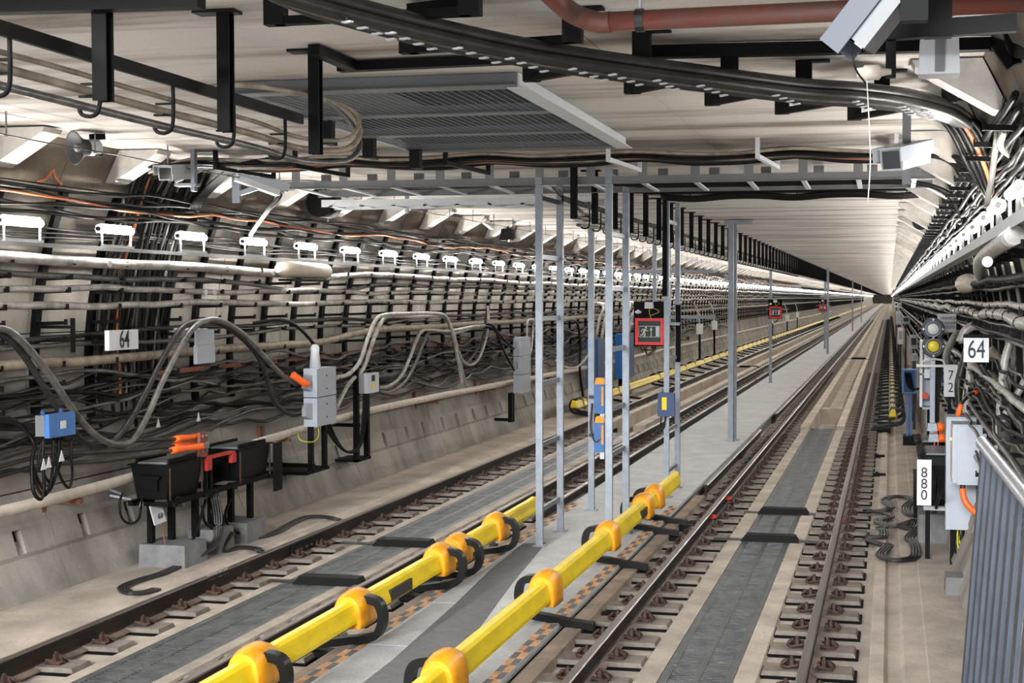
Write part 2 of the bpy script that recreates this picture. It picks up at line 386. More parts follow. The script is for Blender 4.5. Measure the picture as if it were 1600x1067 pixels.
# ------------------------------------------------------------------ sleeper blocks
def block_mb(x, y, fx=1):
    m = MB(); m.mi(0).box(x - .366, x + .366, y - .148, y + .141, -.02, .02); m.mi(1).box(x - .36, x + .36, y - .135, y + .135, -.02, .055, tx=.03, ty=.018); return m
def clip_mb(x, y, s):   # spring clip with bolt beside the rail foot, s = side
    c = x + s * .12; z = .06; m = MB()
    m.box(c - .06, c + .07, y - .06, y + .06, .05, .063)
    lp = [(c - s * .05, y - .055, z + .03), (c + s * .03, y - .06, z + .012), (c + s * .075, y - .035, z + .02), (c + s * .04, y - .012, z + .05), (c + s * .04, y + .012, z + .05), (c + s * .075, y + .035, z + .02), (c + s * .03, y + .06, z + .012), (c - s * .05, y + .055, z + .03)]
    m.tube(spline(lp, 2), .013, 5); m.cyl((c, y, z), (c, y, z + .065), .026, 6); m.cyl((c, y, z + .065), (c, y, z + .082), .014, 6); return m
SPN = ['left wall rail', 'rail beside the yellow cover', 'walkway side rail', 'right wall side rail']
SB = .608
for i, x in enumerate(RAILS):
    y = 7.06 + (.17 if i < 2 else 0) + 0; proto = farp = None; k = 0
    if i == 3: y = PZ(1264, 1063.6, .0).y + .135 - 3 * SB
    elif i == 2: y = PZ(1264, 1063.6, .0).y + .135 - 3 * SB
    else: y = PZ(140, 1010, .02).y
    while y > 6.6: y -= SB
    grp = 'sleeper blocks under the ' + SPN[i]
    while y < 50:
        if k < 22 and y < 27:
            lab = ('sleeper block with clips under the %s, %s from near end' % (SPN[i], ORD[k])) if k < 20 else ('sleeper block with clips under the %s, a farther one' % SPN[i])
        else: lab = 'grey concrete sleeper block farther off under the ' + SPN[i]
        if y < 27:
            if proto is None:
                t = thing('sleeper_block', lab, 'sleeper', (x, y, 0), grp); obj('rubber_boot_block', block_mb(x, y), ['rubber', 'block_concrete'], t)
                for s in (-1, 1): obj('rail_clip', clip_mb(x, y, s), 'clip_steel', t)
                proto = t
            else: copy_tree(proto, (x, y, 0), lab, grp)
        else:
            if farp is None:
                m = block_mb(x, y); m.mi(2)
                for s in (-1, 1): m.box(x + s * .12 - .06, x + s * .12 + .06, y - .06, y + .06, .05, .1, tx=.02, ty=.02)
                farp = solo('sleeper_block', m, ['rubber', 'block_concrete', 'clip_steel'], lab, 'sleeper', grp, loc=(x, y, 0))
            else: copy_tree(farp, (x, y, 0), lab, grp)
        y += SB; k += 1
    m = MB()
    while y < 170:
        m.mi(0).box(x - .375, x + .375, y - .15, y + .15, -.02, .018); m.mi(1).box(x - .36, x + .36, y - .135, y + .135, -.02, .055, tx=.03, ty=.018); y += SB
    o = solo('far_sleepers', m, ['rubber', 'block_concrete'], 'rows of distant sleeper blocks under the ' + SPN[i], 'sleepers', loc=(x, 50, 0)); o['kind'] = 'stuff'
# ------------------------------------------------------------------ drain gratings
def grating(x0, x1, y0, y1):
    m = MB(); zt = .034; zb = .02; e = .07; c = (x0 + x1) / 2
    m.box(x0 + .004, x0 + e, y0 + .004, y1 - .004, zb, zt); m.box(x1 - e, x1 - .004, y0 + .004, y1 - .004, zb, zt); m.box(c - .025, c + .025, y0 + .004, y1 - .004, zb, zt)
    n = 17; st = (y1 - y0) / n
    for k in range(n + 1):
        a = y0 + k * st - .011; b_ = a + .022
        if k == 0: a, b_ = y0 + .004, y0 + .03
        if k == n: a, b_ = y1 - .03, y1 - .004
        m.box(x0 + e, c - .025, a, b_, zb, zt - .002); m.box(c + .025, x1 - e, a, b_, zb, zt - .002)
    return m
for (x0, x1), nm, yend, ystart in ((GL, 'left', 27.0, 6.45), (GR, 'right', 28.4, 10.9 - 4 * .9)):
    proto = None; y = ystart; k = 0; L = .9
    while y < yend:
        lab = 'cast iron drain grating in the %s track, %s from the near end' % (nm, ORD[k]) if k < 20 else 'cast iron drain grating in the %s track, far end of the row' % nm
        if proto is None: proto = solo('drain_grating', grating(x0, x1, y, y + L), 'cast_iron', lab, 'grating', 'drain gratings in the %s track' % nm, loc=((x0 + x1) / 2, y, 0))
        else: copy_tree(proto, ((x0 + x1) / 2, y, 0), lab)
        y += L; k += 1
# black cable covers crossing the drains
for x0, x1, y, l, hx in ((-1.68, -1.0, 15.36, 'right track, nearer of two', (-2.0, -.72)), (-1.68, -1.0, 17.35, 'right track, farther of two', (-2.0, -.72)), (-5.75, -5.02, 12.2, 'left track, nearer of two', (-6.15, -4.9)), (-5.75, -5.02, 14.26, 'left track, farther of two', (-6.15, -4.9)), (-1.7, -1.0, 60, 'right track, far beyond the gratings', (-2.0, -.7)), (-5.8, -5.0, 52, 'left track, far beyond the gratings', (-6.1, -4.9))):
    t = thing('cable_cover', 'black steel cable cover crossing the %s' % l, 'cable cover', ((x0 + x1) / 2, y, .035)); dz = .08 if y > 30 else 0
    obj('ramp', MB().extr([(x0, y - .09, .035 + dz), (x1, y - .09, .035 + dz), (x1 - .06, y - .06, .11 + dz), (x0 + .06, y - .06, .11 + dz)], (0, .16, 0)), 'black_paint', t)
    obj('flat_bar', MB().box(hx[0], hx[1], y - .05, y + .05, .034 + dz, .05 + dz), 'cable_dark', t)
# ------------------------------------------------------------------ contact rails with yellow covers
def cover_mb(x, y0, y1, e0=False, e1=False):
    m = MB(); z = .33
    def ring(y, s=1, dz=0): return [(x + a * s, y, z + dz + b) for a, b in ((-.088, 0), (-.088, .03), (-.07, .085), (-.056, .14), (-.028, .158), (.028, .158), (.056, .14), (.07, .085), (.088, .03), (.088, 0))]
    rs = []
    if e0: rs += [ring(y0, .72, .04), ring(y0 + .12)]
    else: rs += [ring(y0)]
    if e1: rs += [ring(y1 - .22), ring(y1, .8, .012)]
    else: rs += [ring(y1)]
    return m.loft(rs)
def hood_mb(x, y, mir=1):
    rs = []; A = [(-1, -.02), (-1.0, .03)] + [(-math.cos(t) * (1 if abs(math.cos(t)) < .5 else .98), .07 + .155 * math.sin(t) ** .8) for t in [math.pi * k / 10 for k in range(11)]] + [(1.0, .03), (1, -.02)]
    for yy, s, h in ((-.165, .104, 0), (-.16, .112, .004), (-.15, .117, .01), (-.09, .124, .03), (0, .127, .036), (.09, .124, .03), (.15, .117, .01), (.16, .112, .004), (.165, .104, 0)):
        rs.append([(x + s * a, y + yy, .30 + b + (h if b > .06 else 0)) for a, b in A])
    return MB().loft(rs)
def arm_mb(x, y, s):   # s = +1: curls out to +X (left track), base towards -X
    b = [(x - s * .42, .10), (x - s * .2, .125), (x - s * .02, .155), (x + s * .1, .172), (x + s * .19, .21), (x + s * .23, .30), (x + s * .23, .39), (x + s * .195, .46), (x + s * .11, .485), (x + s * .03, .48)]
    pts = spline([(a, 0, c) for a, c in b], 4); m = MB(); wy = .045; hz = .03
    rs = []
    for i, p in enumerate(pts):
        t = (pts[min(i + 1, len(pts) - 1)] - pts[max(i - 1, 0)]).normalized(); nn = Vector((-t.z, 0, t.x)) * hz
        rs.append([p + nn + Vector((0, y - wy, 0)), p + nn + Vector((0, y + wy, 0)), p - nn + Vector((0, y + wy, 0)), p - nn + Vector((0, y - wy, 0))])
    return m.loft(rs)
def foot_mb(x, y, s):
    m = MB(); a, b_ = sorted((x - s * .46, x - s * .05)); m.box(a, b_, y - .075, y + .075, 0.0, .06)
    for xx in (x - s * .36, x - s * .16): m.cyl((xx, y, .1), (xx, y, .135), .018, 6)
    return m
def insul_mb(x, y): return MB().tube([(x, y, .30), (x, y, .36), (x, y, .42), (x, y, .47)], [.05, .075, .05, .07], 8)
def third(name_l, x, s, y0, y1, arms, ends, far=False):
    t = thing('contact_rail', name_l, 'contact rail', (x, y0, 0), 'contact rails'); L = .3
    obj('conductor_bar', MB().prism_y([(x - .035, .29), (x + .035, .29), (x + .035, .33), (x + .012, .345), (x + .012, .42), (x - .012, .42), (x - .012, .345), (x - .035, .33)], y0 + .1, y1 - .1), 'rail_steel', t)
    cuts = [y0] + [a for a in arms if y0 < a < y1] + [y1]
    for i in range(len(cuts) - 1):
        a, b_ = cuts[i], cuts[i + 1]
        obj('cover', cover_mb(x, a, b_, ends[0] and i == 0, ends[1] and i == len(cuts) - 2), 'cover_faded' if far == 2 and i > 0 else 'yellow_cover', t)
    p = None
    for a in arms:
        if p is None:
            p = [obj('bracket', arm_mb(x, a, s), 'black_gloss', t), obj('bracket_foot', foot_mb(x, a, s), 'black_paint', t)]
            if not far: p += [obj('hood', hood_mb(x, a), 'hood_orange', t, smooth=True), obj('insulator', insul_mb(x, a), 'white_plastic', t, smooth=True)]
            else: p += [obj('clamp', MB().box(x - .1, x + .1, a - .05, a + .05, .30, .52, tx=.04), 'cable_grey' if far != 2 else 'cable_dark', t)]
            pa = a
        else:
            for q in p: c = q.copy(); COL.objects.link(c); c.parent = t; c.location = (0, a - pa, 0)
    return t
t3 = third('yellow covered contact rail of the left track, beside the walkway, near', -4.12, 1, 4.2, PZ(825, 778, .48).y, [6.35, 8.1, 9.8, 11.8, 12.32, 13.6], (False, True))
obj('splice_plate', MB().box(-4.06, -4.03, 10.35, 10.85, .335, .43), 'cable_dark', t3)
t4 = third('yellow covered contact rail of the right track, beside the walkway, near', -2.83, -1, 4.2, 17.75, [6.0, 8.2, 10.8, 13.3, 15.3, 16.05], (False, True))
obj('splice_plate', MB().box(-2.77, -2.74, 14.75, 15.15, .335, .43), 'cable_dark', t4)
# small loose foot plates between the sleepers by the near contact rails
for i, (px, py) in enumerate([(455, 995), (610, 920), (665, 885), (1005, 875), (945, 958), (1062, 816)]):
    q = PZ(px, py, .03); x = -4.45 if px < 800 else -2.42
    solo('foot_plate', MB().box(x - .16, x + .12, q.y - .05, q.y + .05, 0, .035).cyl((x, q.y, .03), (x, q.y, .06), .02, 6), 'black_paint', 'black steel foot plate without bracket beside the %s contact rail, %s from the near end' % ('left' if px < 800 else 'right', ORD[i % 3]), 'plate', 'empty foot plates', loc=(x, q.y, 0))
arms = [30.0, 30.45, 34.2, 35.6, 40.5, 41.6]; a = 43.6
while a < 190: arms.append(a); a += 2.3
third('long yellow contact rail along the left wall side of the left track, receding', -7.02, -1, 29.3, 400, arms, (True, False), True)
a = 28.9; arms = [28.6]
while a < 170: arms.append(a); a += 1.5
tR = third('long contact rail by the right wall with many dark brackets, receding', .08, 1, 28.3, 175, arms, (True, False), 2)
# ------------------------------------------------------------------ ladder frames, posts and overhead trays
def post_mb(x, y, z0, z1, w=.075, d=.05, open_=1):
    m = MB(); t = .008
    m.box(x - w / 2, x + w / 2, y - d / 2, y - d / 2 + t, z0, z1); m.box(x - w / 2, x - w / 2 + t, y - d / 2 + t, y + d / 2, z0, z1); m.box(x + w / 2 - t, x + w / 2, y - d / 2 + t, y + d / 2, z0, z1); return m
def ladder(x, ya, yb, ztop, rungs, label, w=.075):
    t = thing('ladder_frame', label, 'ladder frame', (x, ya, .12), 'steel frames on the walkway')
    for y in (ya, yb):
        p = obj('upright', post_mb(x, y, .12, ztop, w), 'galvanised', t)
        obj('base_plate', MB().box(x - .07, x + .07, y - .06, y + .06, .12, .132), 'galvanised', p)
    for z in rungs: obj('rung', MB().bar((x - .02, ya, z), (x - .02, yb, z), .035, .05), 'galvanised', t)
    return t
ladder(-3.76, 14.1, 15.04, 4.16, [.5, 1.22, 1.9, 2.62, 3.3, 3.95], 'galvanised ladder frame standing on the walkway left edge, holding the trays')
ladder(-2.98, 14.1, 15.04, 4.24, [1.12, 1.62, 2.28, 2.95, 3.55, 4.18], 'galvanised ladder frame with white-lit rungs, right of the single pole')
lc = ladder(-2.98, 17.9, 18.85, 4.2, [.45, 1.02, 2.0, 3.1, 3.9], 'galvanised ladder frame carrying the red exit sign and blue box', .07)
obj('cable_guard', MB().box(-3.03, -2.97, 17.83, 17.87, 2.87, 4.2), 'black_paint', lc); obj('cable_guard', MB().box(-3.0, -2.93, 18.79, 18.82, 1.93, 2.75), 'black_paint', lc)
def post(x, y, ztop, label, w=.075, arm=0):
    t = thing('steel_post', label, 'post', (x, y, .12), 'single posts on the walkway')
    obj('upright', post_mb(x, y, .12, ztop, w), 'galvanised', t); obj('base_plate', MB().box(x - .08, x + .08, y - .07, y + .07, .12, .132), 'galvanised', t)
    if arm: obj('top_bracket', MB().box(x - .12, x + .42, y - .1, y + .22, ztop, ztop + .06), 'galvanised', t)
    return t
post(-3.74, 16.6, 3.75, 'single galvanised pole carrying two narrow blue boxes')
pole_d = post(-2.95, 25.1, 4.24, 'thick galvanised post with a flat ceiling bracket, beyond the exit sign', .10, 1)
post(-2.90, 25.35, 4.24, 'slimmer galvanised post doubled up behind the thick one', .07)
for x, y, l in ((-3.74, 42.7, 'first far walkway post, left edge'), (-2.95, 65.2, 'second far walkway post, right edge'), (-3.4, 72, 'third far walkway post, thin'), (-2.98, 110, 'fourth far walkway post'), (-3.1, 150, 'fifth far walkway post')):
    post(x, y, 4.3, 'galvanised ' + l, .11 if y > 60 else .09)
t = thing('goalpost_stand', 'grey goalpost frame hanging from the ceiling between the thick post and exit sign', 'frame', (-4.9, 27, 4.3))
for x in (-4.75, -4.45): obj('upright', post_mb(x, 27, 2.35, 4.3, .08), 'galvanised', t)
for z in (2.42, 3.35): obj('crossbar', MB().box(-5.45, -3.5, 26.95, 27.03, z, z + .07), 'galvanised', t)
t = thing('cable_tray', 'grey ceiling cable tray crossing above the ladder frames', 'cable tray', (-3, 14.1, 4.3))
XA, XB = -6.75, .45
for y, z in ((14.1, 4.075), (15.04, 4.055)): obj('side_rail', MB().box(XA, XB, y - .006, y + .006, z, z + .085).box(XA, XB, y - .03, y + .006, z, z + .008), 'grey_paint', t)
k = 0; x = XA + .1
while x < XB:
    obj('hanger_plate', MB().box(x, x + .095, 14.1, 14.11, 4.08, CEIL), 'grey_paint', t)
    obj('rung', MB().bar((x + .05, 14.1, 4.085), (x + .05, 15.04, 4.065), .05, .02), 'grey_light', t)  # rungs paler than the side rails, light on them put into the colour
    obj('hanger_block', MB().box(x + .13, x + .24, 14.6, 14.64, 4.15, 4.28), 'grey_paint', t); x += .57
t = thing('cable_tray', 'second grey tray low on the left side, behind the ceiling tray', 'cable tray', (-5, 16, 4.0))
for y, z in ((15.9, 4.0), (16.3, 3.99)): obj('side_rail', MB().box(-7.1, -3.5, y, y + .012, z, z + .09), 'grey_light', t)
for i in range(9): obj('rung', MB().box(-7.0 + i * .42, -6.95 + i * .42, 15.9, 16.3, 4.0, 4.02), 'grey_light', t)
# cables and conduits lying in the tray
def cable(pts, r, m, label, group=None, n=6, sub=5, name='cable', cat='cable'):
    return solo(name, MB().tube(spline(pts, sub) if sub else pts, r, n), m, label, cat, group, smooth=True)
for i in range(3):
    cable([PX(385 + i * 2, 372 + i, -7.6), PX(400 + i * 2, 350 + i, -7.4), PY(430 + i * 3, 312, 14.2), PY(462, 293 + i, 14.4 + i * .1), (-5.5, 14.35 + i * .14, 4.10), (-3.9, 14.4 + i * .13, 4.11), (-3.7, 14.9 + i * .1, 4.0), (-3.55, 15.6 + i * .05, 3.82), (-3.5, 16.6, 3.76 + i * .02)], .011, 'cable_grey' if i % 2 else 'cable_dark', 'thin cable lying in the ceiling tray and dropping to the hanging cables', 'tray cables')
for i in range(4):
    cable([(-3.0 + i * .1, 14.5 + i * .1, 4.1), (-1.5, 14.45 + i * .13, 4.1), (0, 14.5 + i * .12, 4.1), (.55, 14.6 + i * .1, 4.0), (.8, 15, 3.8 - i * .05)], .017, 'cable_black', 'black cable in the ceiling tray running to the right wall', 'tray cables to the right wall')
# bundle of black cables crossing the ceiling ahead of the trays
for i in range(14):
    yy = 12.3 + (i % 7) * .085; zz = 4.20 + .045 * (i // 7); p = []
    for k in range(16):
        x = -6.9 + k * .5; p.append((x, yy + .3 * (x + 6.9) / 7.5 + rnd.uniform(-.03, .03), zz - .035 * (k % 3 != 0) + rnd.uniform(-.012, .012)))
    p = [(-7.3, yy - .1, 4.16 - i * .008)] + p + [(.85, yy + .35, 4.0 - i * .015)]
    cable(p, rnd.choice((.014, .018, .022)), 'cable_orange' if i == 3 else rnd.choice(('cable_black', 'cable_black', 'cable_dark', 'cable_tan')), 'orange cable crossing the ceiling in a black bundle' if i == 3 else 'cable of the black bundle crossing the ceiling in front of the tray', None if i == 3 else 'ceiling cross bundle', 5, 3)
for i, x in enumerate((-6.6, -5.75, -4.2, -2.6, -1.2, .05)):
    m = MB(); m.box(x - .02, x + .02, 12.25, 12.28, 4.14, CEIL); m.bar((x, 12.25, 4.145), (x + .1, 13.35, 4.145), .04, .04); m.box(x + .08, x + .12, 13.32, 13.35, 4.14, CEIL)
    solo('ceiling_bracket', m, 'black_bracket' if i < 3 else 'grey_light', 'steel bracket under the crossing cable bundle, %s from the left' % ORD[i], 'bracket', 'cross bundle brackets', loc=(x, 12.8, CEIL))
# black flat cable run behind the trays
t = thing('cable_run', 'black drooping cable run hung across the ceiling behind the trays', 'cable', (-1, 17.6, 4.3))
for i in range(4): obj('cable', MB().tube(spline([(-3.0 + k * .44, 17.5 + i * .05, 4.21 - .03 * (k % 3 == 1) - .012 * i) for k in range(9)], 4), .022, 6), 'cable_black', t, smooth=True)
obj('flat_bar', MB().box(-3.2, .62, 17.45, 17.7, 4.225, 4.25), 'black_paint', t)
for i in range(5): obj('rod', MB().cyl((-2.6 + i * .7, 17.5, 4.2), (-2.6 + i * .7, 17.5, CEIL), .006, 5), 'black_paint', t)
# hatch with steel mesh under the smoke duct
t = thing('mesh_hatch', 'grey steel framed hatch of three mesh bays bolted under the ceiling', 'hatch', (-3.4, 10.2, CEIL))
zb = 4.235
m = MB().box(HX0, HX1, HY0 + .02, HY1, 4.3, CEIL + .004); obj('duct_shade_sheet', m, 'duct_shade', t)  # flat black sheet on the ceiling, coloured as the duct's inner shade
obj('cover_sheet', MB().box(HX0, -3.45, HY0 + .05, HY1 - 2.45, 4.285, 4.299), 'grey_paint', t)
for y in (HY0, HY0 + 1.2, HY0 + 2.4, HY1 - .02): obj('cross_member', MB().box(HX0, HX1, y - .01, y + .012, zb, CEIL).box(HX0, HX1, y - .07, y + .07, zb - .008, zb), 'grey_paint', t)
for k in range(3):
    obj('frame_side', MB().box(HX0 - .012, HX0, HY0 + 1.2 * k + .02, HY0 + 1.2 * k + 1.18, zb - .008, CEIL), 'grey_light', t)  # paler grey than the cross members stands in for light on these sides
obj('frame_side', MB().box(HX1, HX1 + .012, HY0, HY1, zb - .008, CEIL).box(HX1 - .07, HX1 + .07, HY0, HY1, zb - .016, zb - .008), 'grey_light', t)  # lit look of this side also put into the paler grey
for k in range(3):
    m = MB(); ya = HY0 + 1.2 * k + .05; yb = ya + 1.1; a = HX0 + .04
    while a < HX1: m.box(a, a + .004, ya, yb, zb, zb + .003); a += .06
    b_ = ya
    while b_ < yb: m.box(HX0, HX1, b_, b_ + .003, zb + .003, zb + .006); b_ += .06
    obj('mesh_panel', m, 'mesh_steel', t)
for i, (px, py) in enumerate(((512, 198), (578, 222), (650, 240))):
    q = PZ(px, py, 4.2); solo('hatch_clamp', MB().box(q.x - .05, q.x + .05, q.y - .05, q.y + .03, 4.06, CEIL).box(q.x - .03, q.x + .03, q.y, q.y + .12, 4.06, 4.09), 'black_bracket', 'black clamp under the mesh hatch left side, %s from the near end' % ORD[i], 'clamp', loc=(q.x, q.y, CEIL))
# row of black hangers down the middle of the ceiling
ys = [5.25, 6.34, 7.43, 14.02, 15.06, 16.2, 17.24, 18.33, 19.42, 20.5]; y = 21.6
while y < 250: ys.append(y); y += 1.09
HX = -3.35; proto = None
for i, y in enumerate(ys):
    lab = ('black steel hanger with I section below the ceiling, %s in the row' % ORD[i]) if i < 12 else 'black steel hanger in the long receding row under the ceiling'
    if proto is None:
        t = thing('ceiling_hanger', lab, 'hanger', (HX, y, CEIL), 'ceiling hangers')
        obj('beam', MB().box(HX - .034, HX + .034, y - .03, y - .022, 3.7, CEIL - .015).box(HX - .034, HX + .034, y + .022, y + .03, 3.7, CEIL - .015).box(HX - .008, HX + .008, y - .022, y + .022, 3.7, CEIL - .015), 'black_paint', t)
        obj('top_plate', MB().box(HX - .16, HX + .07, y - .05, y + .05, CEIL - .016, CEIL), 'black_bracket', t); proto = t
    else: copy_tree(proto, (HX, y, CEIL), lab)
# cables carried beside the hangers
def run(y0, y1, x, z, r, m, label, grp, amp=.012):
    p = []; y = y0
    while y < y1: p.append((x + rnd.uniform(-amp, amp), y, z + rnd.uniform(-amp, amp))); y += .55 if y < 40 else 3
    return cable(p, r, m, label, grp, 7, 3)
xh = -3.47
solo('flat_bar', MB().box(xh - .012, xh + .012, 3.0, 7.5, 3.89, 3.95), 'black_bracket', 'rusty black flat bar carrying J hooks beside the near hangers', 'bar', loc=(xh, 5, 3.9))
solo('flat_bar', MB().box(xh - .012, xh + .012, 14.0, 140, 3.89, 3.95), 'black_bracket', 'long flat bar carrying J hooks beside the farther hangers', 'bar', loc=(xh, 15, 3.9))
for z, r, m, nm in ((3.84, .013, 'cable_tan', 'upper'), (3.775, .02, 'cable_tan', 'middle'), (3.70, .019, 'cable_grey', 'lowest')):
    pts = [(xh - .06, 2.8 + k * .6, z + rnd.uniform(-.006, .006)) for k in range(8)]
    pts += [(xh - .04, 7.6, z - .02), (xh + .06, 8.05, z + .03), (xh + .05, 8.25, z + .2), (xh - .15, 8.15, 4.14), (xh - .6, 8.0, 4.22), (xh - 1.0, 8.1, 4.23)]
    cable(pts, r, m, '%s tan cable beside the near hangers, looping up at the third' % nm if m == 'cable_tan' else '%s grey cable beside the near hangers, looping up at the third' % nm, None, 8)
    run(15.0, 140, xh - .06, z, r, 'cable_grey', '%s grey cable beside the receding hanger row' % nm, None)
run(14.9, 140, xh - .1, 3.75, .022, 'cable_light', 'thin pale cable beside the receding hanger row', None)
hk = None; k = 0
for y in [3.55 + .62 * i for i in range(7)] + [15.3 + .62 * i for i in range(60)]:
    if hk is None:
        m = MB(); m.tube(spline([(xh, y, 3.95), (xh, y, 3.72), (xh - .03, y, 3.665), (xh - .09, y, 3.67), (xh - .105, y, 3.71)], 3), .010, 5); m.box(xh - .1, xh, y - .01, y + .01, 3.745, 3.755); m.box(xh - .09, xh, y - .01, y + .01, 3.80, 3.81)
        hk = solo('cable_hook', m, 'black_bracket', 'J hook holding the hanging cables, first from the near end', 'hook', 'J hooks', loc=(xh, y, 3.9))
    else: copy_tree(hk, (xh, y, 3.9), 'J hook holding the hanging cables, %s from the near end' % ORD[k] if k < 7 else 'J hook on the receding flat bar beside the hanger row')
    k += 1
# other black bars on the ceiling
def cbar(a, b, w, h, label, m='black_paint', name='ceiling_bar'):
    return solo(name, MB().bar(a, b, w, h), m, label, 'bar', 'bars on the ceiling', loc=tuple((Vector(a) + Vector(b)) / 2))
cbar(PY(-40, 10, 5.2), PY(315, 0, 5.2), .07, .07, 'black steel bar crossing the top left corner under the ceiling')
cbar(PZ(490, 77, 4.28), PZ(550, 103, 4.28), .07, .06, 'short slanting black bar from the third hanger to a crossbar')
cbar(PZ(530, 105, 4.28), PZ(890, 88, 4.28), .07, .06, 'black crossbar on the ceiling just before the mesh hatch')
cbar(PZ(1000, 82, 4.27), PZ(1556, 69, 4.27), .08, .07, 'long black bar crossing the ceiling behind the security camera')
cbar(PZ(1556, 69, 4.27), (.72, 6.9, 4.05), .08, .07, 'black bar end bending down to the right wall')
cbar(PZ(640, 15, 4.28), PZ(745, 2, 4.28), .05, .05, 'short black bar at the top edge above the conduits')
cbar(PZ(560, 18, 4.28), PZ(505, 25, 4.28), .05, .05, 'short black bar left of the conduits near the top edge')
# diagonal bundle of conduits across the ceiling
bp = [PZ(px, py, 4.1) for px, py in ((400, -30), (480, 2), (660, 50), (840, 88), (1000, 112), (1100, 125), (1250, 144), (1350, 151), (1440, 164), (1500, 186))]
bp += [Vector((.70, 10.6, 4.02)), Vector((.86, 11.4, 3.7))]
for i in range(10):
    o = [p + Vector((0, (i % 5 - 2) * .082, (i // 5) * .05 - .02)) for p in bp]
    cable(o, .032, 'cable_dark' if i not in (2, 6) else 'cable_grey', 'dark conduit of the diagonal ceiling bundle, %s %s' % (ORD[i % 5], 'in the lower layer' if i < 5 else 'in the upper layer'), 'diagonal conduit bundle', 7, 6, 'conduit', 'conduit')
sp = spline(bp[1:-2], 16)
for i, (px, py) in enumerate([(583, 30), (655, 47), (761, 72), (838, 86), (930, 102), (985, 110), (1060, 120), (1120, 128), (1240, 143), (1360, 152), (1430, 163), (1466, 170)]):
    q = PZ(px, py, 4.07); m = MB(); i0 = min(range(2, len(sp) - 8), key=lambda j: (sp[j] - q).length)
    for k in range(4):
        j = min(i0 + k, len(sp) - 2); d_ = (sp[j + 1] - sp[j - 1]).normalized(); nn = Vector((-d_.y, d_.x, 0)) * .026; c = sp[j] + Vector((0, (k - 1.5) * .09, -.055)); m.bar(c - nn, c + nn, .022, .007)
    q = m.v[0]
    solo('cable_tie', m, 'white_plastic', 'white ties around the diagonal conduits, %s set from the left' % ORD[i], 'tie', 'white ties on the conduits', loc=(q.x, q.y, 4.05))
for i, (fa, ne) in enumerate((((431, 22), (735, 6)), ((640, 68), (895, 50)), ((831, 113), (1003, 82)), ((988, 133), (1140, 103)), ((1113, 152), (1256, 125)), ((1222, 166), (1378, 139)), ((1335, 176), (1483, 148)))):
    a = PZ(fa[0], fa[1], 4.2); b_ = PZ(ne[0], ne[1], 4.2); t = thing('conduit_bracket', 'black U bracket under the diagonal conduits, %s from the left' % ORD[i], 'bracket', ((a.x + b_.x) / 2, (a.y + b_.y) / 2, CEIL), 'conduit brackets')
    for q in (a, b_): obj('drop', MB().box(q.x - .05, q.x + .05, q.y - .03, q.y + .03, 4.145, CEIL).box(q.x - .03, q.x + .16, q.y - .04, q.y + .04, CEIL - .012, CEIL), 'black_bracket', t)
    obj('crossarm', MB().bar((a.x, a.y, 4.165), (b_.x, b_.y, 4.165), .05, .04), 'black_paint', t)
# red pipe with elbow
t = thing('red_pipe', 'weathered red fire main pipe under the ceiling with an elbow at its left end', 'pipe', (-.5, 6.0, 4.12))
a = PY(935, 35, 6.05); b_ = PY(1420, 12, 6.0); e = PY(905, 0, 5.8)
obj('pipe_run', MB().tube([a + Vector((.06, 0, 0)), b_, Vector((.75, 5.98, b_.z))], .046, 12), 'pipe_red', t, smooth=True)
obj('elbow', MB().tube(spline([a + Vector((.06, 0, 0)), a, a + Vector((-.08, -.05, .02)), a + Vector((-.12, -.2, .04)), a + Vector((-.12, -.9, .05))], 5), .048, 12), 'pipe_red', t, smooth=True)
q = PY(1000, 32, 6.05); obj('pipe_clamp', MB().tube([q + Vector((-.02, 0, 0)), q + Vector((.02, 0, 0))], .053, 12), 'cable_dark', t); obj('rod', MB().cyl(q, (q.x, q.y, CEIL), .012, 6), 'grey_light', t)
# ------------------------------------------------------------------ left wall: ribs with cable arms
LV = [3.17, 3.03, 2.905, 2.745, 2.6, 2.44, 2.20, 2.02, 1.8]
def rib_mb(side, y, z0=1.62, z1=3.86, wy=.045):
    X = (lambda z: xl(z)) if side < 0 else (lambda z: xr(z)); rs = []
    for i in range(9):
        z = z0 + (z1 - z0) * i / 8; x = X(z); rs.append([(x, y - wy, z), (x - side * .05, y - wy, z), (x - side * .05, y + wy, z), (x, y + wy, z)])
    return MB().loft(rs)
def arm_bar(side, y, z, L=None):
    L = L or (.30 if side < 0 else .19)
    x = (xl(z) if side < 0 else xr(z)) - side * .04; m = MB(); m.bar((x, y, z), (x - side * L, y, z + .01), .025, .035); m.box(x - side * L, x - side * (L + .012), y - .02, y + .02, z - .01, z + .045); return m
def ribs(side, ys, lv, label, grp, near):
    X = xl if side < 0 else xr; p = None; fp_ = None
    for i, y in enumerate(ys):
        x = X(2.1)
        lab = ('%s, %s from the near end' % (label, ORD[i])) if i < 16 else label + ' in the receding row'
        if y < near:
            if p is None:
                p = thing('cable_rack', lab, 'cable rack', (x, y, 2.1), grp); obj('upright', rib_mb(side, y), 'black_paint', p)
                for z in lv: obj('arm', arm_bar(side, y, z), 'black_bracket', p)
            else: copy_tree(p, (x, y, 2.1), lab)
        else:
            if fp_ is None:
                m = rib_mb(side, y)
                for z in lv: a = arm_bar(side, y, z); n0 = len(m.v); m.v += a.v; m.f += [tuple(q + n0 for q in f_) for f_ in a.f]; m.m += a.m
                fp_ = solo('cable_rack', m, 'black_paint', lab, 'cable rack', grp, loc=(x, y, 2.1))
            else: copy_tree(fp_, (x, y, 2.1), lab)
ys = [9.6, 10.5, 11.41, 12.3, 13.5, 14.39, 15.27, 16.15, 17.03, 17.95, 18.83]; y = 19.73
while y < 150: ys.append(y); y += .9
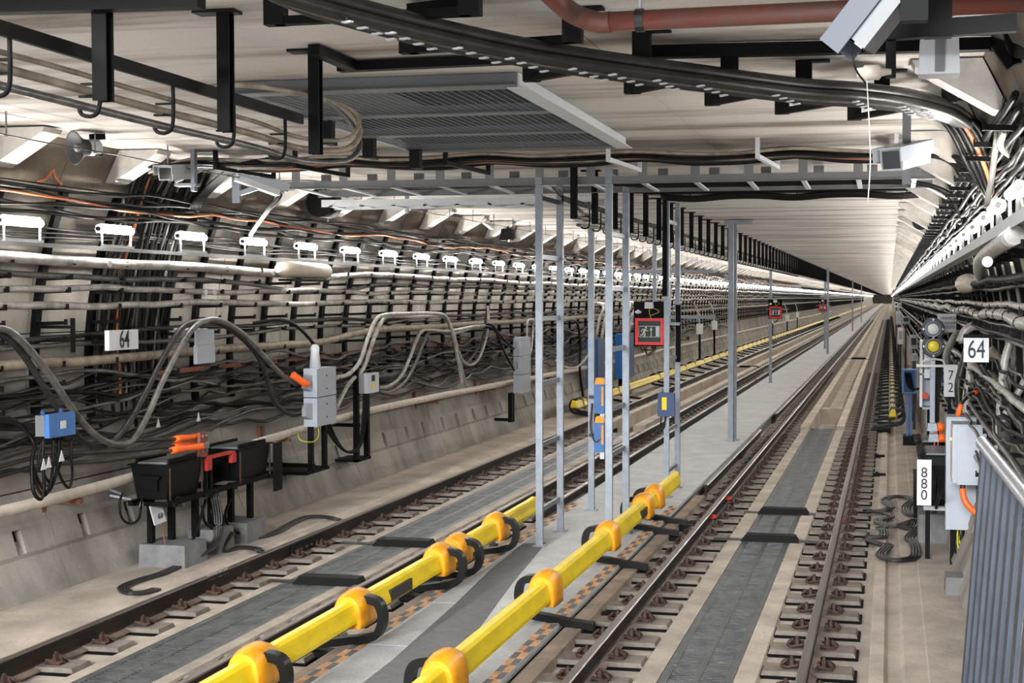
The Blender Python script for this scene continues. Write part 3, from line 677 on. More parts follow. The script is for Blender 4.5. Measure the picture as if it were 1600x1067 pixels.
ribs(-1, ys, LV, 'black upright cable rack with short arms on the left wall', 'left wall racks', 34)
for side, nm in ((-1, 'left'), (1, 'right')):
    m = MB(); y = 150.6 if side < 0 else 130.2
    while y < 420: r_ = rib_mb(side, y); n0 = len(m.v); m.v += r_.v; m.f += [tuple(q + n0 for q in f_) for f_ in r_.f]; m.m += r_.m; y += .9
    o = solo('far_racks', m, 'black_paint', 'blur of the farthest cable racks on the %s wall' % nm, 'cable racks', loc=(-3, 150, 2)); o['kind'] = 'stuff'
# cables along the walls
LASTP = []
def wallcable(side, z, d, r, m, label, grp=None, y0=8.5, y1=420, amp=.01, sag=.012, zf=None, n=7):
    X = xl if side < 0 else xr; p = []; y = y0; ph = rnd.uniform(0, 6); dr = 0
    while y < y1:
        zz = (zf(y) if zf else z) + amp * math.sin(y * 1.3 + ph) + rnd.uniform(-amp, amp) * .6 - sag * abs(math.sin(math.pi * (y - 11.4) / .9)); dd = d + rnd.uniform(-amp, amp) * .5
        p.append((X(max(.1, min(zz, 4.3))) - side * dd, y, zz)); y += .45 if y < 45 else (1.35 if y < 90 else (5 if y < 150 else 20))
    LASTP[:] = [p]; return cable(p, r, m, label, grp, n, 2)
def interp(tab):
    def f(y):
        if y <= tab[0][0]: return tab[0][1]
        for (a, za), (b, zb_) in zip(tab, tab[1:]):
            if y <= b: t = (y - a) / (b - a); t = t * t * (3 - 2 * t); return za + (zb_ - za) * t
        return tab[-1][1]
    return f
wallcable(-1, 0, .30, .052, 'cable_light', 'thickest silver grey cable high on the left wall, ending at the cream sleeve', y1=16.35, zf=interp([(8, 3.24), (13, 3.2), (16.3, 3.17)]), amp=.006, n=9)
wallcable(-1, 0, .30, .042, 'cable_light', 'pale cable leaving the cream sleeve along the left wall', y0=17.35, zf=interp([(17, 3.14), (18.5, 3.2), (30, 3.17), (150, 3.17)]), amp=.012, n=8)
wallcable(-1, 0, .27, .030, 'cable_grey', 'dark cable on the left wall dipping below the cream sleeve', zf=interp([(8, 3.08), (13.5, 3.06), (15.2, 3.02), (16.4, 2.95), (18, 2.96), (19.5, 3.06), (150, 3.05)]))
wallcable(-1, 0, .28, .033, 'cable_light', 'pale wavy cable on the left wall, third from the top', zf=interp([(8, 2.94), (150, 2.94)]), amp=.016)
wallcable(-1, 0, .30, .036, 'cable_light', 'pale wavy cable on the left wall, fourth from the top', zf=interp([(8, 2.79), (150, 2.79)]), amp=.014)
wallcable(-1, 0, .26, .026, 'cable_dark', 'dark cable at sign height on the left wall', zf=interp([(8, 2.50), (12, 2.47), (14, 2.53), (150, 2.47)]), amp=.02)
wallcable(-1, 0, .27, .024, 'cable_grey', 'grey cable behind the number 64 board on the left wall', zf=interp([(8, 2.40), (14, 2.39), (18, 2.46), (150, 2.45)]), amp=.02)
wallcable(-1, 0, .30, .05, 'cable_tan', 'thick tan cable running under the number 64 board', zf=interp([(8, 2.25), (12.5, 2.24), (17, 2.24), (19.5, 2.36), (150, 2.38)]), amp=.008, n=9)
m = MB()
for a, b_, z0, z1 in ((13.2, 80, 2.03, 1.99),): m.bar((xl(2.03) + .24, a, z0), (xl(2.0) + .24, b_, z1), .008, .05)
solo('earth_strip', m, 'rust_brown', 'rust brown flat earth strip along the left wall below the thick tan cable', 'strip', loc=(-7.8, 14, 2.03))
for i in range(22):
    z = 1.36 + .034 * i + rnd.uniform(-.02, .02)
    wallcable(-1, z, .10 + rnd.uniform(0, .16), rnd.choice((.013, .017, .022)), rnd.choice(('cable_black', 'cable_dark', 'cable_dark', 'cable_grey')), 'thin sagging cable in the tangle low on the left wall', 'low tangled cables', y1=rnd.uniform(28, 70), amp=.08, sag=.03, n=5)
for i in range(9):
    z = 3.66 + .028 * i
    wallcable(-1, z, .12 + rnd.uniform(0, .1), rnd.choice((.014, .018)), 'cable_orange' if i == 4 else rnd.choice(('cable_black', 'cable_black', 'cable_dark')), 'orange cable in the bundle above the left lamps' if i == 4 else 'thin black cable in the bundle above the left lamps', None if i == 4 else 'upper left bundle', y1=120, amp=.03, sag=.02, n=5)
for i in range(4):
    wallcable(-1, 3.44 + .03 * i, .12, .012, 'cable_dark', 'thin wire running along the left lamp row', 'lamp row wires', y1=120, amp=.02, n=5)
# vertical bundle crossing the racks
for i in range(42):
    y = 12.33 + .032 * i + rnd.uniform(-.015, .015); p = []
    top = rnd.uniform(4.0, 4.25); bot = rnd.uniform(1.45, 1.9); ln = rnd.uniform(-.1, .1)
    for k in range(9):
        z = bot + (top - bot) * k / 8; p.append((xl(z) + .09 + rnd.uniform(0, .05), y + ln * (k - 4) / 4 + rnd.uniform(-.012, .012), z))
    mm = 'cable_orange' if i == 9 else ('cable_grey' if i in (15, 20, 27, 33) else rnd.choice(('cable_black', 'cable_black', 'cable_dark')))
    cable(p, rnd.choice((.014, .018, .02)), mm, {'cable_orange': 'orange upright cable above the left 64 board', 'cable_grey': 'pale upright cable among the black ones by the left 64 board'}.get(mm, 'black upright cable in the bundle by the left 64 board'), 'upright bundle' if mm != 'cable_orange' else None, 5, 3)
# cream joint sleeve
q0 = PX(441, 420, -7.5); q1 = PX(509, 426, -7.5); z = q0.z
t = thing('joint_sleeve', 'cream cylindrical cable joint sleeve on the left wall', 'sleeve', tuple(q0))
obj('barrel', MB().tube([(q0.x, q0.y - .12, z), (q0.x, q0.y, z), (q0.x, q0.y + .02, z), (q1.x, q1.y - .02, z - .01), (q1.x, q1.y, z - .01), (q1.x, q1.y + .12, z - .01)], [.05, .095, .105, .105, .095, .045], 14), 'sleeve_cream', t, smooth=True)
obj('shelf', MB().box(q0.x - .1, q0.x + .1, q0.y + .1, q1.y - .1, z - .15, z - .125), 'black_paint', t)
for i, (px, py) in enumerate(((171, 412), (427, 427), (513, 431), (321, 457), (335, 457))):
    q = PX(px, py, -7.55); solo('cable_tag', MB().cyl(q, q + Vector((.008, 0, 0)), .035, 12), 'sign_white', 'round white cable tag on the left wall, %s' % ('left of the upright bundle', 'left under the cream sleeve', 'right under the cream sleeve', 'hanging left of a pair', 'hanging right of a pair')[i], 'tag', 'round cable tags', loc=tuple(q))
# ------------------------------------------------------------------ tube lamps on both walls
def lamp(side, y, label, grp, near):
    x, z = (-7.55, 3.52) if side < 0 else (.74, 3.5); s = -side
    if near:
        t = thing('tube_lamp', label, 'lamp', (x, y, z), grp)
        obj('tube', MB().tube([(x, y - .28, z), (x, y - .26, z), (x, y + .26, z), (x, y + .28, z)], [.025, .036, .036, .025], 10), 'tube_lamp', t, smooth=True)
        obj('shell', MB().extr([(x - s * .0, y - .27, z + .045), (x - s * .045, y - .27, z + .03), (x - s * .055, y - .27, z), (x - s * .045, y - .27, z - .03), (x - s * .052, y - .27, z - .036), (x - s * .064, y - .27, z), (x - s * .052, y - .27, z + .038), (x - s * .0, y - .27, z + .053)], (0, .54, 0)), 'white_paint', t)  # added unseen shell, blocks the tube's light from the wall behind
        for e in (-1, 1): obj('end_cap', MB().cyl((x, y + e * .28, z), (x, y + e * .32, z), .026, 8), 'cable_dark' if side < 0 else 'white_paint', t)
        m = MB()
        for e in (-1, 1): m.bar((x, y + e * .25, z - .03), (x, y + e * .25, z - .17), .018, .01)
        m.box(x - .02, x + .02, y - .27, y + .27, z - .175, z - .167); m.box(x + s * .02, x + s * .026, y - .27, y + .27, z - .175, z - .15); obj('bracket', m, 'grey_light' if side < 0 else 'grey_paint', t)
        return t
    m = MB(); m.mi(0).tube([(x, y - .28, z), (x, y + .28, z)], .036, 6); m.mi(1).box(x - s * .05, x - s * .06, y - .27, y + .27, z - .04, z + .04).box(x - s * .06, x, y - .27, y + .27, z + .042, z + .048);m.box(x - .02, x + .02, y - .27, y + .27, z - .175, z - .13)  # far tubes get the same added light-blocking back and top plates
    for e in (-1, 1): m.bar((x, y + e * .25, z - .03), (x, y + e * .25, z - .15), .03, .012)
    return solo('tube_lamp', m, ['tube_lamp', 'white_paint'], label, 'lamp', grp, loc=(x, y, z))
for side, y0, sp_, nm in ((-1, 10.56 - 1.47 * 2, 1.47, 'left'), (1, 8.5, 1.5, 'right')):
    p = fr = None; y = y0; k = 0
    while y < 300:
        lab = 'white glowing tube lamp on the %s wall, %s from the near end' % (nm, ORD[k]) if k < 18 else 'white glowing tube lamp in the receding %s wall row' % nm
        if k >= (0 if side > 0 else 0):
            if y < 36:
                if p is None: p = lamp(side, y, lab, nm + ' wall lamps', True)
                else: copy_tree(p, (p.location.x, y, p.location.z), lab)
            else:
                if fr is None: fr = lamp(side, y, lab, nm + ' wall lamps', False)
                else: copy_tree(fr, (fr.location.x, y, fr.location.z), lab)
        y += sp_; k += 1
m = MB()
for side, x, z in ((-1, -7.55, 3.52), (1, .74, 3.5)):
    y = 301.0
    while y < 630: m.tube([(x, y - .28, z), (x, y + .28, z)], .036, 4); y += 1.5
o = solo('far_lamps', m, 'tube_lamp', 'white glints of the farthest tube lamps at the tunnel end', 'lamps', loc=(-3, 301, 3.5)); o['kind'] = 'stuff'
m = MB(); y = 250.5
while y < 630: m.box(HX - .034, HX + .034, y - .03, y + .03, 3.7, CEIL); y += 1.09
o = solo('far_hangers', m, 'black_paint', 'black band of the farthest ceiling hangers', 'hangers', loc=(HX, 251, CEIL)); o['kind'] = 'stuff'
solo('lamp_tray', MB().box(-7.84, -7.74, 8, 300, 3.33, 3.34).box(-7.745, -7.737, 8, 300, 3.32, 3.36), 'cable_dark', 'long dark steel tray under the left wall lamps', 'tray', loc=(-7.6, 10, 3.3))
solo('lamp_tray', MB().box(.70, .86, 7, 300, 3.29, 3.30).box(.695, .703, 7, 300, 3.26, 3.335), 'grey_light', 'long pale steel tray under the right wall lamps', 'tray', loc=(.78, 10, 3.3))
# ------------------------------------------------------------------ haunches at the ceiling edges
def haunch(side, y):
    X = (lambda z: xl(z) + .01) if side < 0 else (lambda z: xr(z) - .01); s = -side
    pts = [(X(4.31), y - .13, 4.31), (X(4.31) + s * .42, y - .13, 4.31), (X(4.31) + s * .40, y - .13, 4.27), (X(3.99) + s * .08, y - .13, 3.99), (X(3.99), y - .13, 3.99)]
    if side > 0: pts = pts[::-1]
    return MB().extr(pts, (0, .26, 0))
for side, nm in ((-1, 'left'), (1, 'right')):
    p = None; y = 10.35 - 1.8; k = 0
    while y < 200:
        x = (xl if side < 0 else xr)(4.2)
        lab = 'white concrete haunch between %s wall and ceiling, %s from the near end' % (nm, ORD[k]) if k < 16 else 'white concrete haunch in the receding %s ceiling edge row' % nm
        if p is None: p = solo('ceiling_haunch', haunch(side, y), 'haunch_white', lab, 'haunch', nm + ' haunches', loc=(x, y, 4.2))
        else: copy_tree(p, (x, y, 4.2), lab)
        y += 1.8; k += 1
k = 0; p = None
for y in [8.2 + 1.2 * i for i in range(40)]:
    lab = 'thin rod hanging from the left ceiling edge, %s from the near end' % ORD[k] if k < 12 else 'thin rod in the receding row at the left ceiling edge'
    if p is None: p = solo('hanging_rod', MB().cyl((-6.85, y, 4.12), (-6.85, y, CEIL), .007, 5).cyl((-6.85, y, 4.12), (-6.85, y, 4.13), .014, 6), 'grey_paint', lab, 'rod', 'hanging rods', loc=(-6.85, y, CEIL))
    else: copy_tree(p, (-6.85, y, CEIL), lab)
    k += 1
cable([(-6.85, 7.5 + i * 1.2, 4.13 + .01 * (i % 2)) for i in range(40)], .006, 'cable_dark', 'thin wire strung through the hanging rods at the left ceiling edge', None, 5, 2)
# ------------------------------------------------------------------ cctv cameras, horn, detectors
from mathutils import Matrix
def xf(m, M): m.v = [M @ v for v in m.v]; return m
def cctv(loc, target, label, sc=1, shade='box_grey'):
    t = thing('security_camera', label, 'camera', loc); d = (Vector(target) - Vector(loc)).normalized()
    q = d.to_track_quat('Y', 'Z').to_matrix().to_4x4(); M = Matrix.Translation(loc) @ q @ Matrix.Scale(sc, 4)
    obj('shell', xf(MB().extr([(-.06, -.2, -.06), (.06, -.2, -.06), (.068, -.2, .0), (.068, -.2, .055), (-.068, -.2, .055), (-.068, -.2, .0)], (0, .38, 0)), M), 'grey_light' if shade == 'box_grey' else 'grey_paint', t)
    obj('sunshield', xf(MB().box(-.08, .08, -.21, .24, .058, .068).box(-.082, -.074, -.21, .24, -.01, .066).box(.074, .082, -.21, .24, -.01, .066), M), shade, t)
    obj('window', xf(MB().box(-.05, .05, .181, .186, -.05, .045), M), 'camera_glass', t)
    return t, M
t, M = cctv((-6.93, 12.05, 4.08), (-6.4, 8, 3.6), 'grey boxy security camera facing us below the left ceiling edge', 1.15)
obj('bracket', MB().box(-6.78, -6.74, 12.1, 12.16, 3.9, CEIL).box(-6.95, -6.72, 12.09, 12.17, 3.95, 3.98), 'galvanised', t)
t, M = cctv((-6.72, 13.45, 4.1), (-5.4, 14.5, 3.55), 'pale security camera tilted down to the right beside the ceiling tray', 1.25)
obj('bracket', MB().box(-7.02, -6.93, 13.4, 13.44, 3.88, CEIL).bar((-6.95, 13.42, 3.98), (-6.75, 13.45, 4.04), .05, .05), 'galvanised', t)
t, M = cctv(tuple(PY(590, 318, 17.2)), (-6.1, 8, 3.7), 'small dark fronted security camera over the left lamps beneath the trays', .95)
obj('bracket', MB().box(-6.47, -6.43, 17.2, 17.26, 4.0, CEIL), 'galvanised', t)
t, M = cctv((.1, 9.75, 3.86), (-.42, 8.6, 3.62), 'pale security camera under the right end of the trays', 1.3)
obj('bracket', MB().box(.08, .14, 9.76, 9.8, 3.66, CEIL), 'grey_paint', t)
t, M = cctv((0.0, 5.1, 3.985), (-.40, 5.2, 3.5), 'large grey security camera at the top edge, seen from below', 1.2, 'signal_black')
obj('bracket', MB().box(.03, .13, 5.0, 5.06, 3.86, CEIL), 'black_paint', t)
obj('pigtail', MB().tube(spline([PY(1335, 60, 5.1), PY(1331, 85, 5.12), PY(1338, 110, 5.15), PY(1352, 130, 5.3)]), .004, 5), 'cable_black', t)
t = thing('camera_beam', 'rusty brown steel beam carrying the large camera at top right', 'beam', (.2, 5.6, 3.95))
a = PY(1385, 50, 5.6); b_ = PY(1588, 36, 5.6)
obj('beam', MB().bar(a, b_, .05, .07), 'black_bracket', t); obj('beam_hanger', MB().box(.13, .24, 5.58, 5.64, a.z - .03, CEIL), 'black_bracket', t)
obj('drop_post', MB().box(*sorted((PY(1384, 90, 5.62).x, PY(1400, 90, 5.62).x)), 5.6, 5.65, PY(1390, 121, 5.62).z, a.z), 'black_paint', t)
q = PY(1362, 113, 5.6)
t = thing('detector', 'small cream sensor on the black post below the large camera', 'detector', tuple(q))
obj('body', MB().tube([q + Vector((-.06, 0, 0)), q + Vector((-.035, 0, 0)), q + Vector((-.03, 0, 0)), q + Vector((.03, 0, 0)), q + Vector((.04, 0, 0)), q + Vector((.08, 0, .0))], [.02, .022, .03, .032, .018, .012], 12), 'sleeve_cream', t, smooth=True)
cable([q + Vector((-.02, 0, -.02)), PY(1357, 170, 5.7), PY(1360, 250, 5.8), PY(1356, 318, 5.9)], .0025, 'white_paint', 'thin white cord hanging from the cream sensor', None, 5)
a = PY(1436, 60, 6.6); b_ = PY(1500, 114, 6.6)
t = thing('junction_box', 'flat pale grey rounded box hanging under the brown beam at top right', 'box', ((a.x + b_.x) / 2, 6.6, b_.z))
obj('body', MB().box(a.x, b_.x, 6.6, 6.75, b_.z, a.z, tx=.006, ty=.006), 'grey_light', t); obj('strip', MB().box(a.x + .075, a.x + .12, 6.592, 6.6, b_.z + .01, a.z), 'grey_paint', t); obj('strap', MB().box(a.x + .07, a.x + .13, 6.6, 6.66, a.z, CEIL), 'black_bracket', t)
def horn(q, d, r, label):
    t = thing('horn_speaker', label, 'loudspeaker', tuple(q)); d = Vector(d).normalized()
    M = Matrix.Translation(q) @ d.to_track_quat('Y', 'Z').to_matrix().to_4x4() @ Matrix.Scale(r, 4)
    obj('flare', xf(MB().tube([(0, -.9, 0), (0, -.5, 0), (0, -.1, 0), (0, 0, 0), (0, .02, 0), (0, -.02, 0), (0, -.3, 0), (0, -.6, 0)], [.45, .55, .85, 1, .98, .93, .7, .35], 20), M), 'horn_dark', t, smooth=True)
    obj('throat', xf(MB().tube([(0, -.65, 0), (0, -.1, 0), (0, -.05, 0)], [.28, .22, .12], 10), M), 'grey_paint', t, smooth=True)
    obj('driver', xf(MB().tube([(0, -1.6, 0), (0, -1.5, 0), (0, -.85, 0)], [.4, .5, .5], 14), M), 'grey_light', t, smooth=True)
    obj('bracket', xf(MB().box(-.6, .6, -1.4, -1.2, -.55, -.45).box(.5, .6, -1.4, -1.2, -.5, .5).box(-.3, .3, -1.9, -1.2, .45, .8), M), 'black_paint', t); return t
horn(PY(116, 231, 10.6), (-.5, -1, -.12), .15, 'grey horn loudspeaker at the top left between white haunches')
horn(PX(1438, 346, .52), (-.3, -1, -.05), .15, 'dark horn loudspeaker near the right ceiling edge')
horn(PX(1409, 406, .5), (-.3, -1, -.05), .15, 'small far dark loudspeaker at the right ceiling edge')
for i, pts in enumerate((((96, 243), (85, 262), (70, 280), (60, 283)), ((95, 246), (84, 258), (85, 275), (96, 288)))):
    cable([PX(px, py, -7.66) for px, py in pts], .014, 'cable_orange', 'orange cable drooping %s under the horn loudspeaker' % ('left', 'right')[i])
# bunches of cable climbing from the left wall to the cross bundle
for i in range(6):
    cable([PX(285 + i * 4, 345 + i, -7.72), PX(300 + i * 3, 318, -7.5), PX(330 + i * 3, 285, -7.3), PY(370 + i * 2, 258 + i * .5, 12.4), PY(430, 246 + i, 12.4)], .014, 'cable_black', 'black cable rising from the left wall to the crossing ceiling bundle', 'rising cables left', 5)
q = PY(505, 318, 16.5)
t = thing('fan_box', 'black round backed box hidden in the shade below the left trays', 'box', tuple(q))
obj('body', MB().tube([q + Vector((0, -.12, 0)), q + Vector((0, .2, 0))], .19, 14), 'black_paint', t, smooth=True); obj('bracket', MB().box(q.x - .03, q.x + .03, q.y, q.y + .05, q.z + .1, CEIL), 'black_paint', t)
q = PX(793, 366, -7.2)
t = thing('floodlight', 'small black floodlight among the left haunches', 'lamp', tuple(q)); obj('body', MB().box(q.x - .14, q.x + .14, q.y - .1, q.y + .1, q.z - .12, q.z + .1, tx=.05), 'black_paint', t); obj('visor', MB().bar(q + Vector((.05, -.1, -.13)), q + Vector((.22, .1, -.1)), .05, .05), 'grey_light', t); obj('bracket', MB().box(q.x - .02, q.x + .02, q.y, q.y + .03, q.z + .1, CEIL), 'black_paint', t)
q = PX(763, 350, -7.1); solo('motion_sensor', MB().bar(q + Vector((-.05, -.1, .05)), q + Vector((.05, .1, -.06)), .08, .08).box(q.x - .02, q.x + .02, q.y - .02, q.y + .02, q.z, CEIL), 'white_paint', 'small white sensor hanging in front of a left haunch', 'sensor', loc=tuple(q))
# ------------------------------------------------------------------ left wall equipment
def wbox(pl, pc, pr, yt, yb, X):
    c = PX(pc, yt, X); y0 = c.y; return dict(x0=PY(pl, yt, y0).x, x1=X, y0=y0, y1=PX(pr, yt, X).y, z1=c.z, z0=PX(pc, yb, X).z)
def face_text(s, size, b, parent, sx=.72, m='ink', dz=0, dy=0, bold=0): return text(s, size, (b['x1'] + .006, (b['y0'] + b['y1']) / 2 + dy, (b['z0'] + b['z1']) / 2 + dz), (math.pi / 2, 0, math.pi / 2), parent, m, sx, bold=bold)
b = wbox(166, 170.5, 216, 516.5, 548, -7.52); t = thing('number_board', 'white board with number 64 on the left wall by the upright bundle', 'sign', (b['x1'], b['y0'], b['z0']))
obj('panel', MB().box(b['x1'] - .05, b['x1'], b['y0'], b['y1'], b['z0'], b['z1']), 'sign_white', t); face_text('64', .255, b, t, .7, bold=.001); obj('mount', MB().box(-8.0, b['x1'] - .05, b['y0'] + .1, b['y0'] + .16, b['z0'] + .06, b['z0'] + .1), 'black_paint', t)
b = wbox(302, 308, 336, 516, 569, -7.42); t = thing('junction_box', 'plain pale grey box hung on the left wall cables under the big loop', 'box', (b['x1'], b['y0'], b['z0']))
obj('lower_cover', MB().box(b['x0'], b['x1'], b['y0'], b['y1'], b['z0'], b['z0'] + (b['z1'] - b['z0']) * .55), 'box_grey', t); obj('upper_cover', MB().box(b['x0'] + .01, b['x1'] - .008, b['y0'] + .004, b['y1'] - .004, b['z0'] + (b['z1'] - b['z0']) * .555, b['z1']), 'box_grey', t); obj('mount', MB().box(b['x0'] - .4, b['x0'] + .02, b['y0'] + .15, b['y0'] + .2, b['z1'], b['z1'] + .02).box(b['x0'], b['x1'], b['y0'] + .1, b['y0'] + .22, b['z1'], b['z1'] + .02), 'grey_light', t)
b = wbox(58, 77, 118, 648, 685, -7.28); t = thing('blue_junction_box', 'bright blue junction box with a small white label at lower left wall', 'box', (b['x1'], b['y0'], b['z0']))
obj('body', MB().box(b['x0'] - .02, b['x1'] - .05, b['y0'], b['y1'] - .02, b['z0'] + .015, b['z1'] - .01), 'grey_paint', t); obj('lid', MB().box(b['x1'] - .05, b['x1'], b['y0'], b['y1'], b['z0'], b['z1'], tx=.004), 'blue_paint', t)
obj('label', MB().box(b['x1'], b['x1'] + .003, b['y0'] + .16, b['y0'] + .24, (b['z0'] + b['z1']) / 2 - .035, (b['z0'] + b['z1']) / 2 + .035), 'sign_white', t)
m = MB()
for y in (b['y0'] + .05, b['y1'] - .07): m.cyl((b['x1'] - .1, y, b['z1'] - .01), (b['x1'] - .1, y, b['z1'] + .03), .02, 8)
obj('gland', m, 'blue_dark', t); obj('mount', MB().box(-7.95, b['x0'], b['y0'] + .05, b['y0'] + .12, b['z0'] + .05, b['z0'] + .12), 'black_paint', t)
for i, (sx_, bx, by, r) in enumerate(((66, 60, 776, .017), (82, 66, 770, .015), (90, 70, 765, .015), (95, 76, 750, .013), (110, 104, 758, .013))):
    pts = [PX(sx_ + 2, 685, -7.33), PX(sx_ + 1, 715, -7.32), PX((sx_ + bx) / 2 + 6, by - 18, -7.33), PX(bx + 4, by + 4, -7.35), PX(bx - 8, by - 10, -7.38), PX(50 if i < 3 else bx - 16, 720, -7.42), PX(52 if i < 2 else bx - 14, 690, -7.5), PX(20, 655 + i * 3, -7.6), PX(-15, 655 + i * 3, -7.7)]
    if i >= 3: pts = pts[:6] + [PX(bx - 10, 690, -7.4), PX(bx - 4, 684, -7.36)]
    cable(pts, r, 'cable_black', 'black cable hanging in a U below the blue junction box, %s from the left' % ORD[i], None, 6)
def tri_tag(q, label, s=.05):
    return solo('cable_tag', MB().extr([q + Vector((0, -s * .8, -s)), q + Vector((0, s * .8, -s)), q + Vector((0, 0, s))], (.004, 0, 0)), 'sign_white', label, 'tag', 'triangular white tags', loc=tuple(q))
for i, (px, py, l) in enumerate(((68, 725, 'left under the blue junction box'), (76, 722, 'middle under the blue junction box'), (96, 712, 'right under the blue junction box'), (221, 783, 'on the near black tub'), (247, 660, 'beside the big grey loop'), (310, 651, 'on cables above the orange sleeves'), (193, 318, 'up among the top left cables'), (512, 343, 'in the shade left of the trays'), (298, 320, 'near the first camera'))):
    tri_tag(PX(px, py, -7.28 if i < 3 else (-7.6 if i > 4 else -7.42)) if i != 3 else PY(221, 783, 12.1), 'small white triangular tag ' + l)
q = PX(115, 497, -7.56); q2 = PX(115, 551, -7.56); solo('spacer_bar', MB().box(q.x - .02, q.x, q.y - .025, q.y + .025, q2.z, q.z).box(-7.95, q.x - .02, q.y - .02, q.y + .02, q2.z + .1, q2.z + .13).box(-7.95, q.x - .02, q.y - .02, q.y + .02, q.z - .1, q.z - .07), 'black_paint', 'short upright black bar on the left wall before the 64 board', 'bar', loc=tuple(q))
# big looping cables
def loop(pts, X, r, m, label, grp=None, n=8):
    P = [PX(p[0], p[1], p[2] if len(p) > 2 else X) for p in pts]
    return cable(P, r, m, label, grp, n, 6)
loop([(-12, 513), (15, 518), (45, 545), (80, 590), (110, 635), (140, 672), (172, 692), (205, 690), (228, 655), (250, 605), (275, 555), (300, 515), (325, 500), (352, 504), (385, 527), (415, 560), (440, 585), (462, 600)], -7.36, .033, 'cable_grey', 'thick grey cable looping low and high to the orange elbow', None, 10)
loop([(-12, 522), (10, 527), (38, 556), (72, 610), (100, 652), (125, 685), (150, 697), (178, 688), (205, 655), (232, 605), (260, 550), (285, 512), (312, 502), (345, 506), (380, 530), (405, 560), (418, 595), (430, 630), (455, 648), (475, 645)], -7.41, .030, 'cable_dark', 'thick dark cable looping beside the grey one to the lower connector', None, 10)
loop([(395, 505, -7.6), (430, 500), (452, 503), (470, 515), (488, 535), (492, 548)], -7.38, .022, 'cable_black', 'black cable dropping into the white cone connector')
loop([(526, 590, -7.2), (545, 584), (562, 565), (574, 530), (585, 503), (600, 492), (640, 490), (685, 490), (700, 500), (710, 535), (718, 575), (722, 600)], -7.4, .03, 'cable_light', 'pale cable arching from the near grey cabinet, upper one')
loop([(524, 640, -7.2), (545, 600), (568, 575), (582, 535), (595, 505), (608, 494), (650, 495), (690, 494), (704, 510), (716, 550), (724, 590), (730, 604)], -7.45, .03, 'cable_light', 'pale cable arching from the near grey cabinet, lower one')
loop([(592, 605, -7.4), (605, 604), (625, 590), (640, 560), (652, 528), (664, 515), (700, 517), (740, 510), (765, 507)], -7.42, .026, 'cable_light', 'pale cable rising from the small cabinet, upper one')
loop([(590, 610, -7.4), (610, 612), (633, 596), (650, 566), (662, 535), (675, 516), (705, 522), (735, 514), (765, 508)], -7.46, .026, 'cable_grey', 'pale cable rising from the small cabinet, lower one')
loop([(762, 478), (763, 500), (759, 530), (748, 560), (735, 570), (722, 562), (716, 548)], -7.42, .026, 'cable_light', 'pale cable hanging in a J before the farther grey cabinet')
loop([(760, 490), (755, 525), (745, 548), (730, 566), (718, 570)], -7.5, .022, 'cable_dark', 'dark cable beside the pale J shaped one')
loop([(745, 508, -7.6), (768, 508), (785, 528), (803, 545)], -7.3, .022, 'cable_black', 'black cable entering the farther grey cabinet, upper one')
loop([(745, 512, -7.6), (772, 515), (788, 550), (803, 578)], -7.3, .022, 'cable_black', 'black cable entering the farther grey cabinet, lower one')
loop([(823, 540), (824, 505), (828, 500), (833, 503), (831, 540), (828, 555)], -7.32, .02, 'cable_light', 'pale conduit bending over the farther grey cabinet')
loop([(878, 503), (895, 500), (903, 508), (907, 540), (906, 580), (912, 625), (914, 641)], -7.4, .03, 'cable_black', 'black cable dropping left of the far blue cabinets')
loop([(868, 563), (880, 573), (900, 574), (915, 560), (923, 545)], -7.35, .028, 'cable_light', 'pale cable swagged left of the far blue cabinets')
# near grey cabinet on its stand
b = wbox(474, 495, 525, 576, 667, -7.12); t = thing('cable_cabinet', 'tall light grey two part cabinet with orange elbow on the left wall', 'cabinet', (b['x1'], b['y0'], b['z0'])); zc = (b['z0'] + b['z1']) / 2
obj('upper_box', MB().box(b['x0'], b['x1'], b['y0'], b['y1'], zc + .006, b['z1']), 'box_grey', t); obj('lower_box', MB().box(b['x0'], b['x1'], b['y0'], b['y1'], b['z0'], zc - .006), 'box_grey', t)
for z in (zc + .13, zc - .23):
    m = MB().hexa([(b['x0'] + .03, b['y0'] - .12, z), (b['x1'] - .1, b['y0'] - .12, z), (b['x1'] - .06, b['y0'], z - .05), (b['x0'] + .01, b['y0'], z - .05), (b['x0'] + .03, b['y0'] - .12, z + .1), (b['x1'] - .1, b['y0'] - .12, z + .1), (b['x1'] - .06, b['y0'], z + .16), (b['x0'] + .01, b['y0'], z + .16)]); obj('cable_entry', m, 'box_grey_dark', t)
q = Vector((b['x0'] + .1, b['y0'] - .12, zc + .19))
obj('orange_elbow', MB().tube(spline([q + Vector((0, .02, 0)), q + Vector((0, -.06, .0)), q + Vector((-.04, -.12, .05)), q + Vector((-.1, -.2, .12))], 4), .045, 10), 'orange_rubber', t, smooth=True)
cx_, cy_ = (b['x0'] + b['x1']) / 2 - .03, (b['y0'] + b['y1']) / 2 - .08
obj('cone_connector', MB().tube([(cx_, cy_, b['z1']), (cx_, cy_, b['z1'] + .2), (cx_, cy_, b['z1'] + .26), (cx_, cy_, b['z1'] + .30)], [.075, .055, .06, .03], 12), 'white_plastic', t, smooth=True)
m = MB()
for y in (b['y0'] + .06, b['y1'] - .12): m.box(b['x1'] - .16, b['x1'] - .1, y, y + .06, .60, b['z0'])
m.box(-7.85, b['x1'] - .08, b['y0'] + .05, b['y0'] + .1, .68, .73).box(-7.9, b['x1'] - .1, b['y0'] - .1, b['y1'], .60, .64); obj('stand', m, 'black_paint', t)
m = MB()
for z in (b['z0'] + .1, zc - .1, zc + .1, b['z1'] - .1): m.box(b['x1'], b['x1'] + .004, (b['y0'] + b['y1']) / 2 - .012, (b['y0'] + b['y1']) / 2 + .012, z - .012, z + .012)
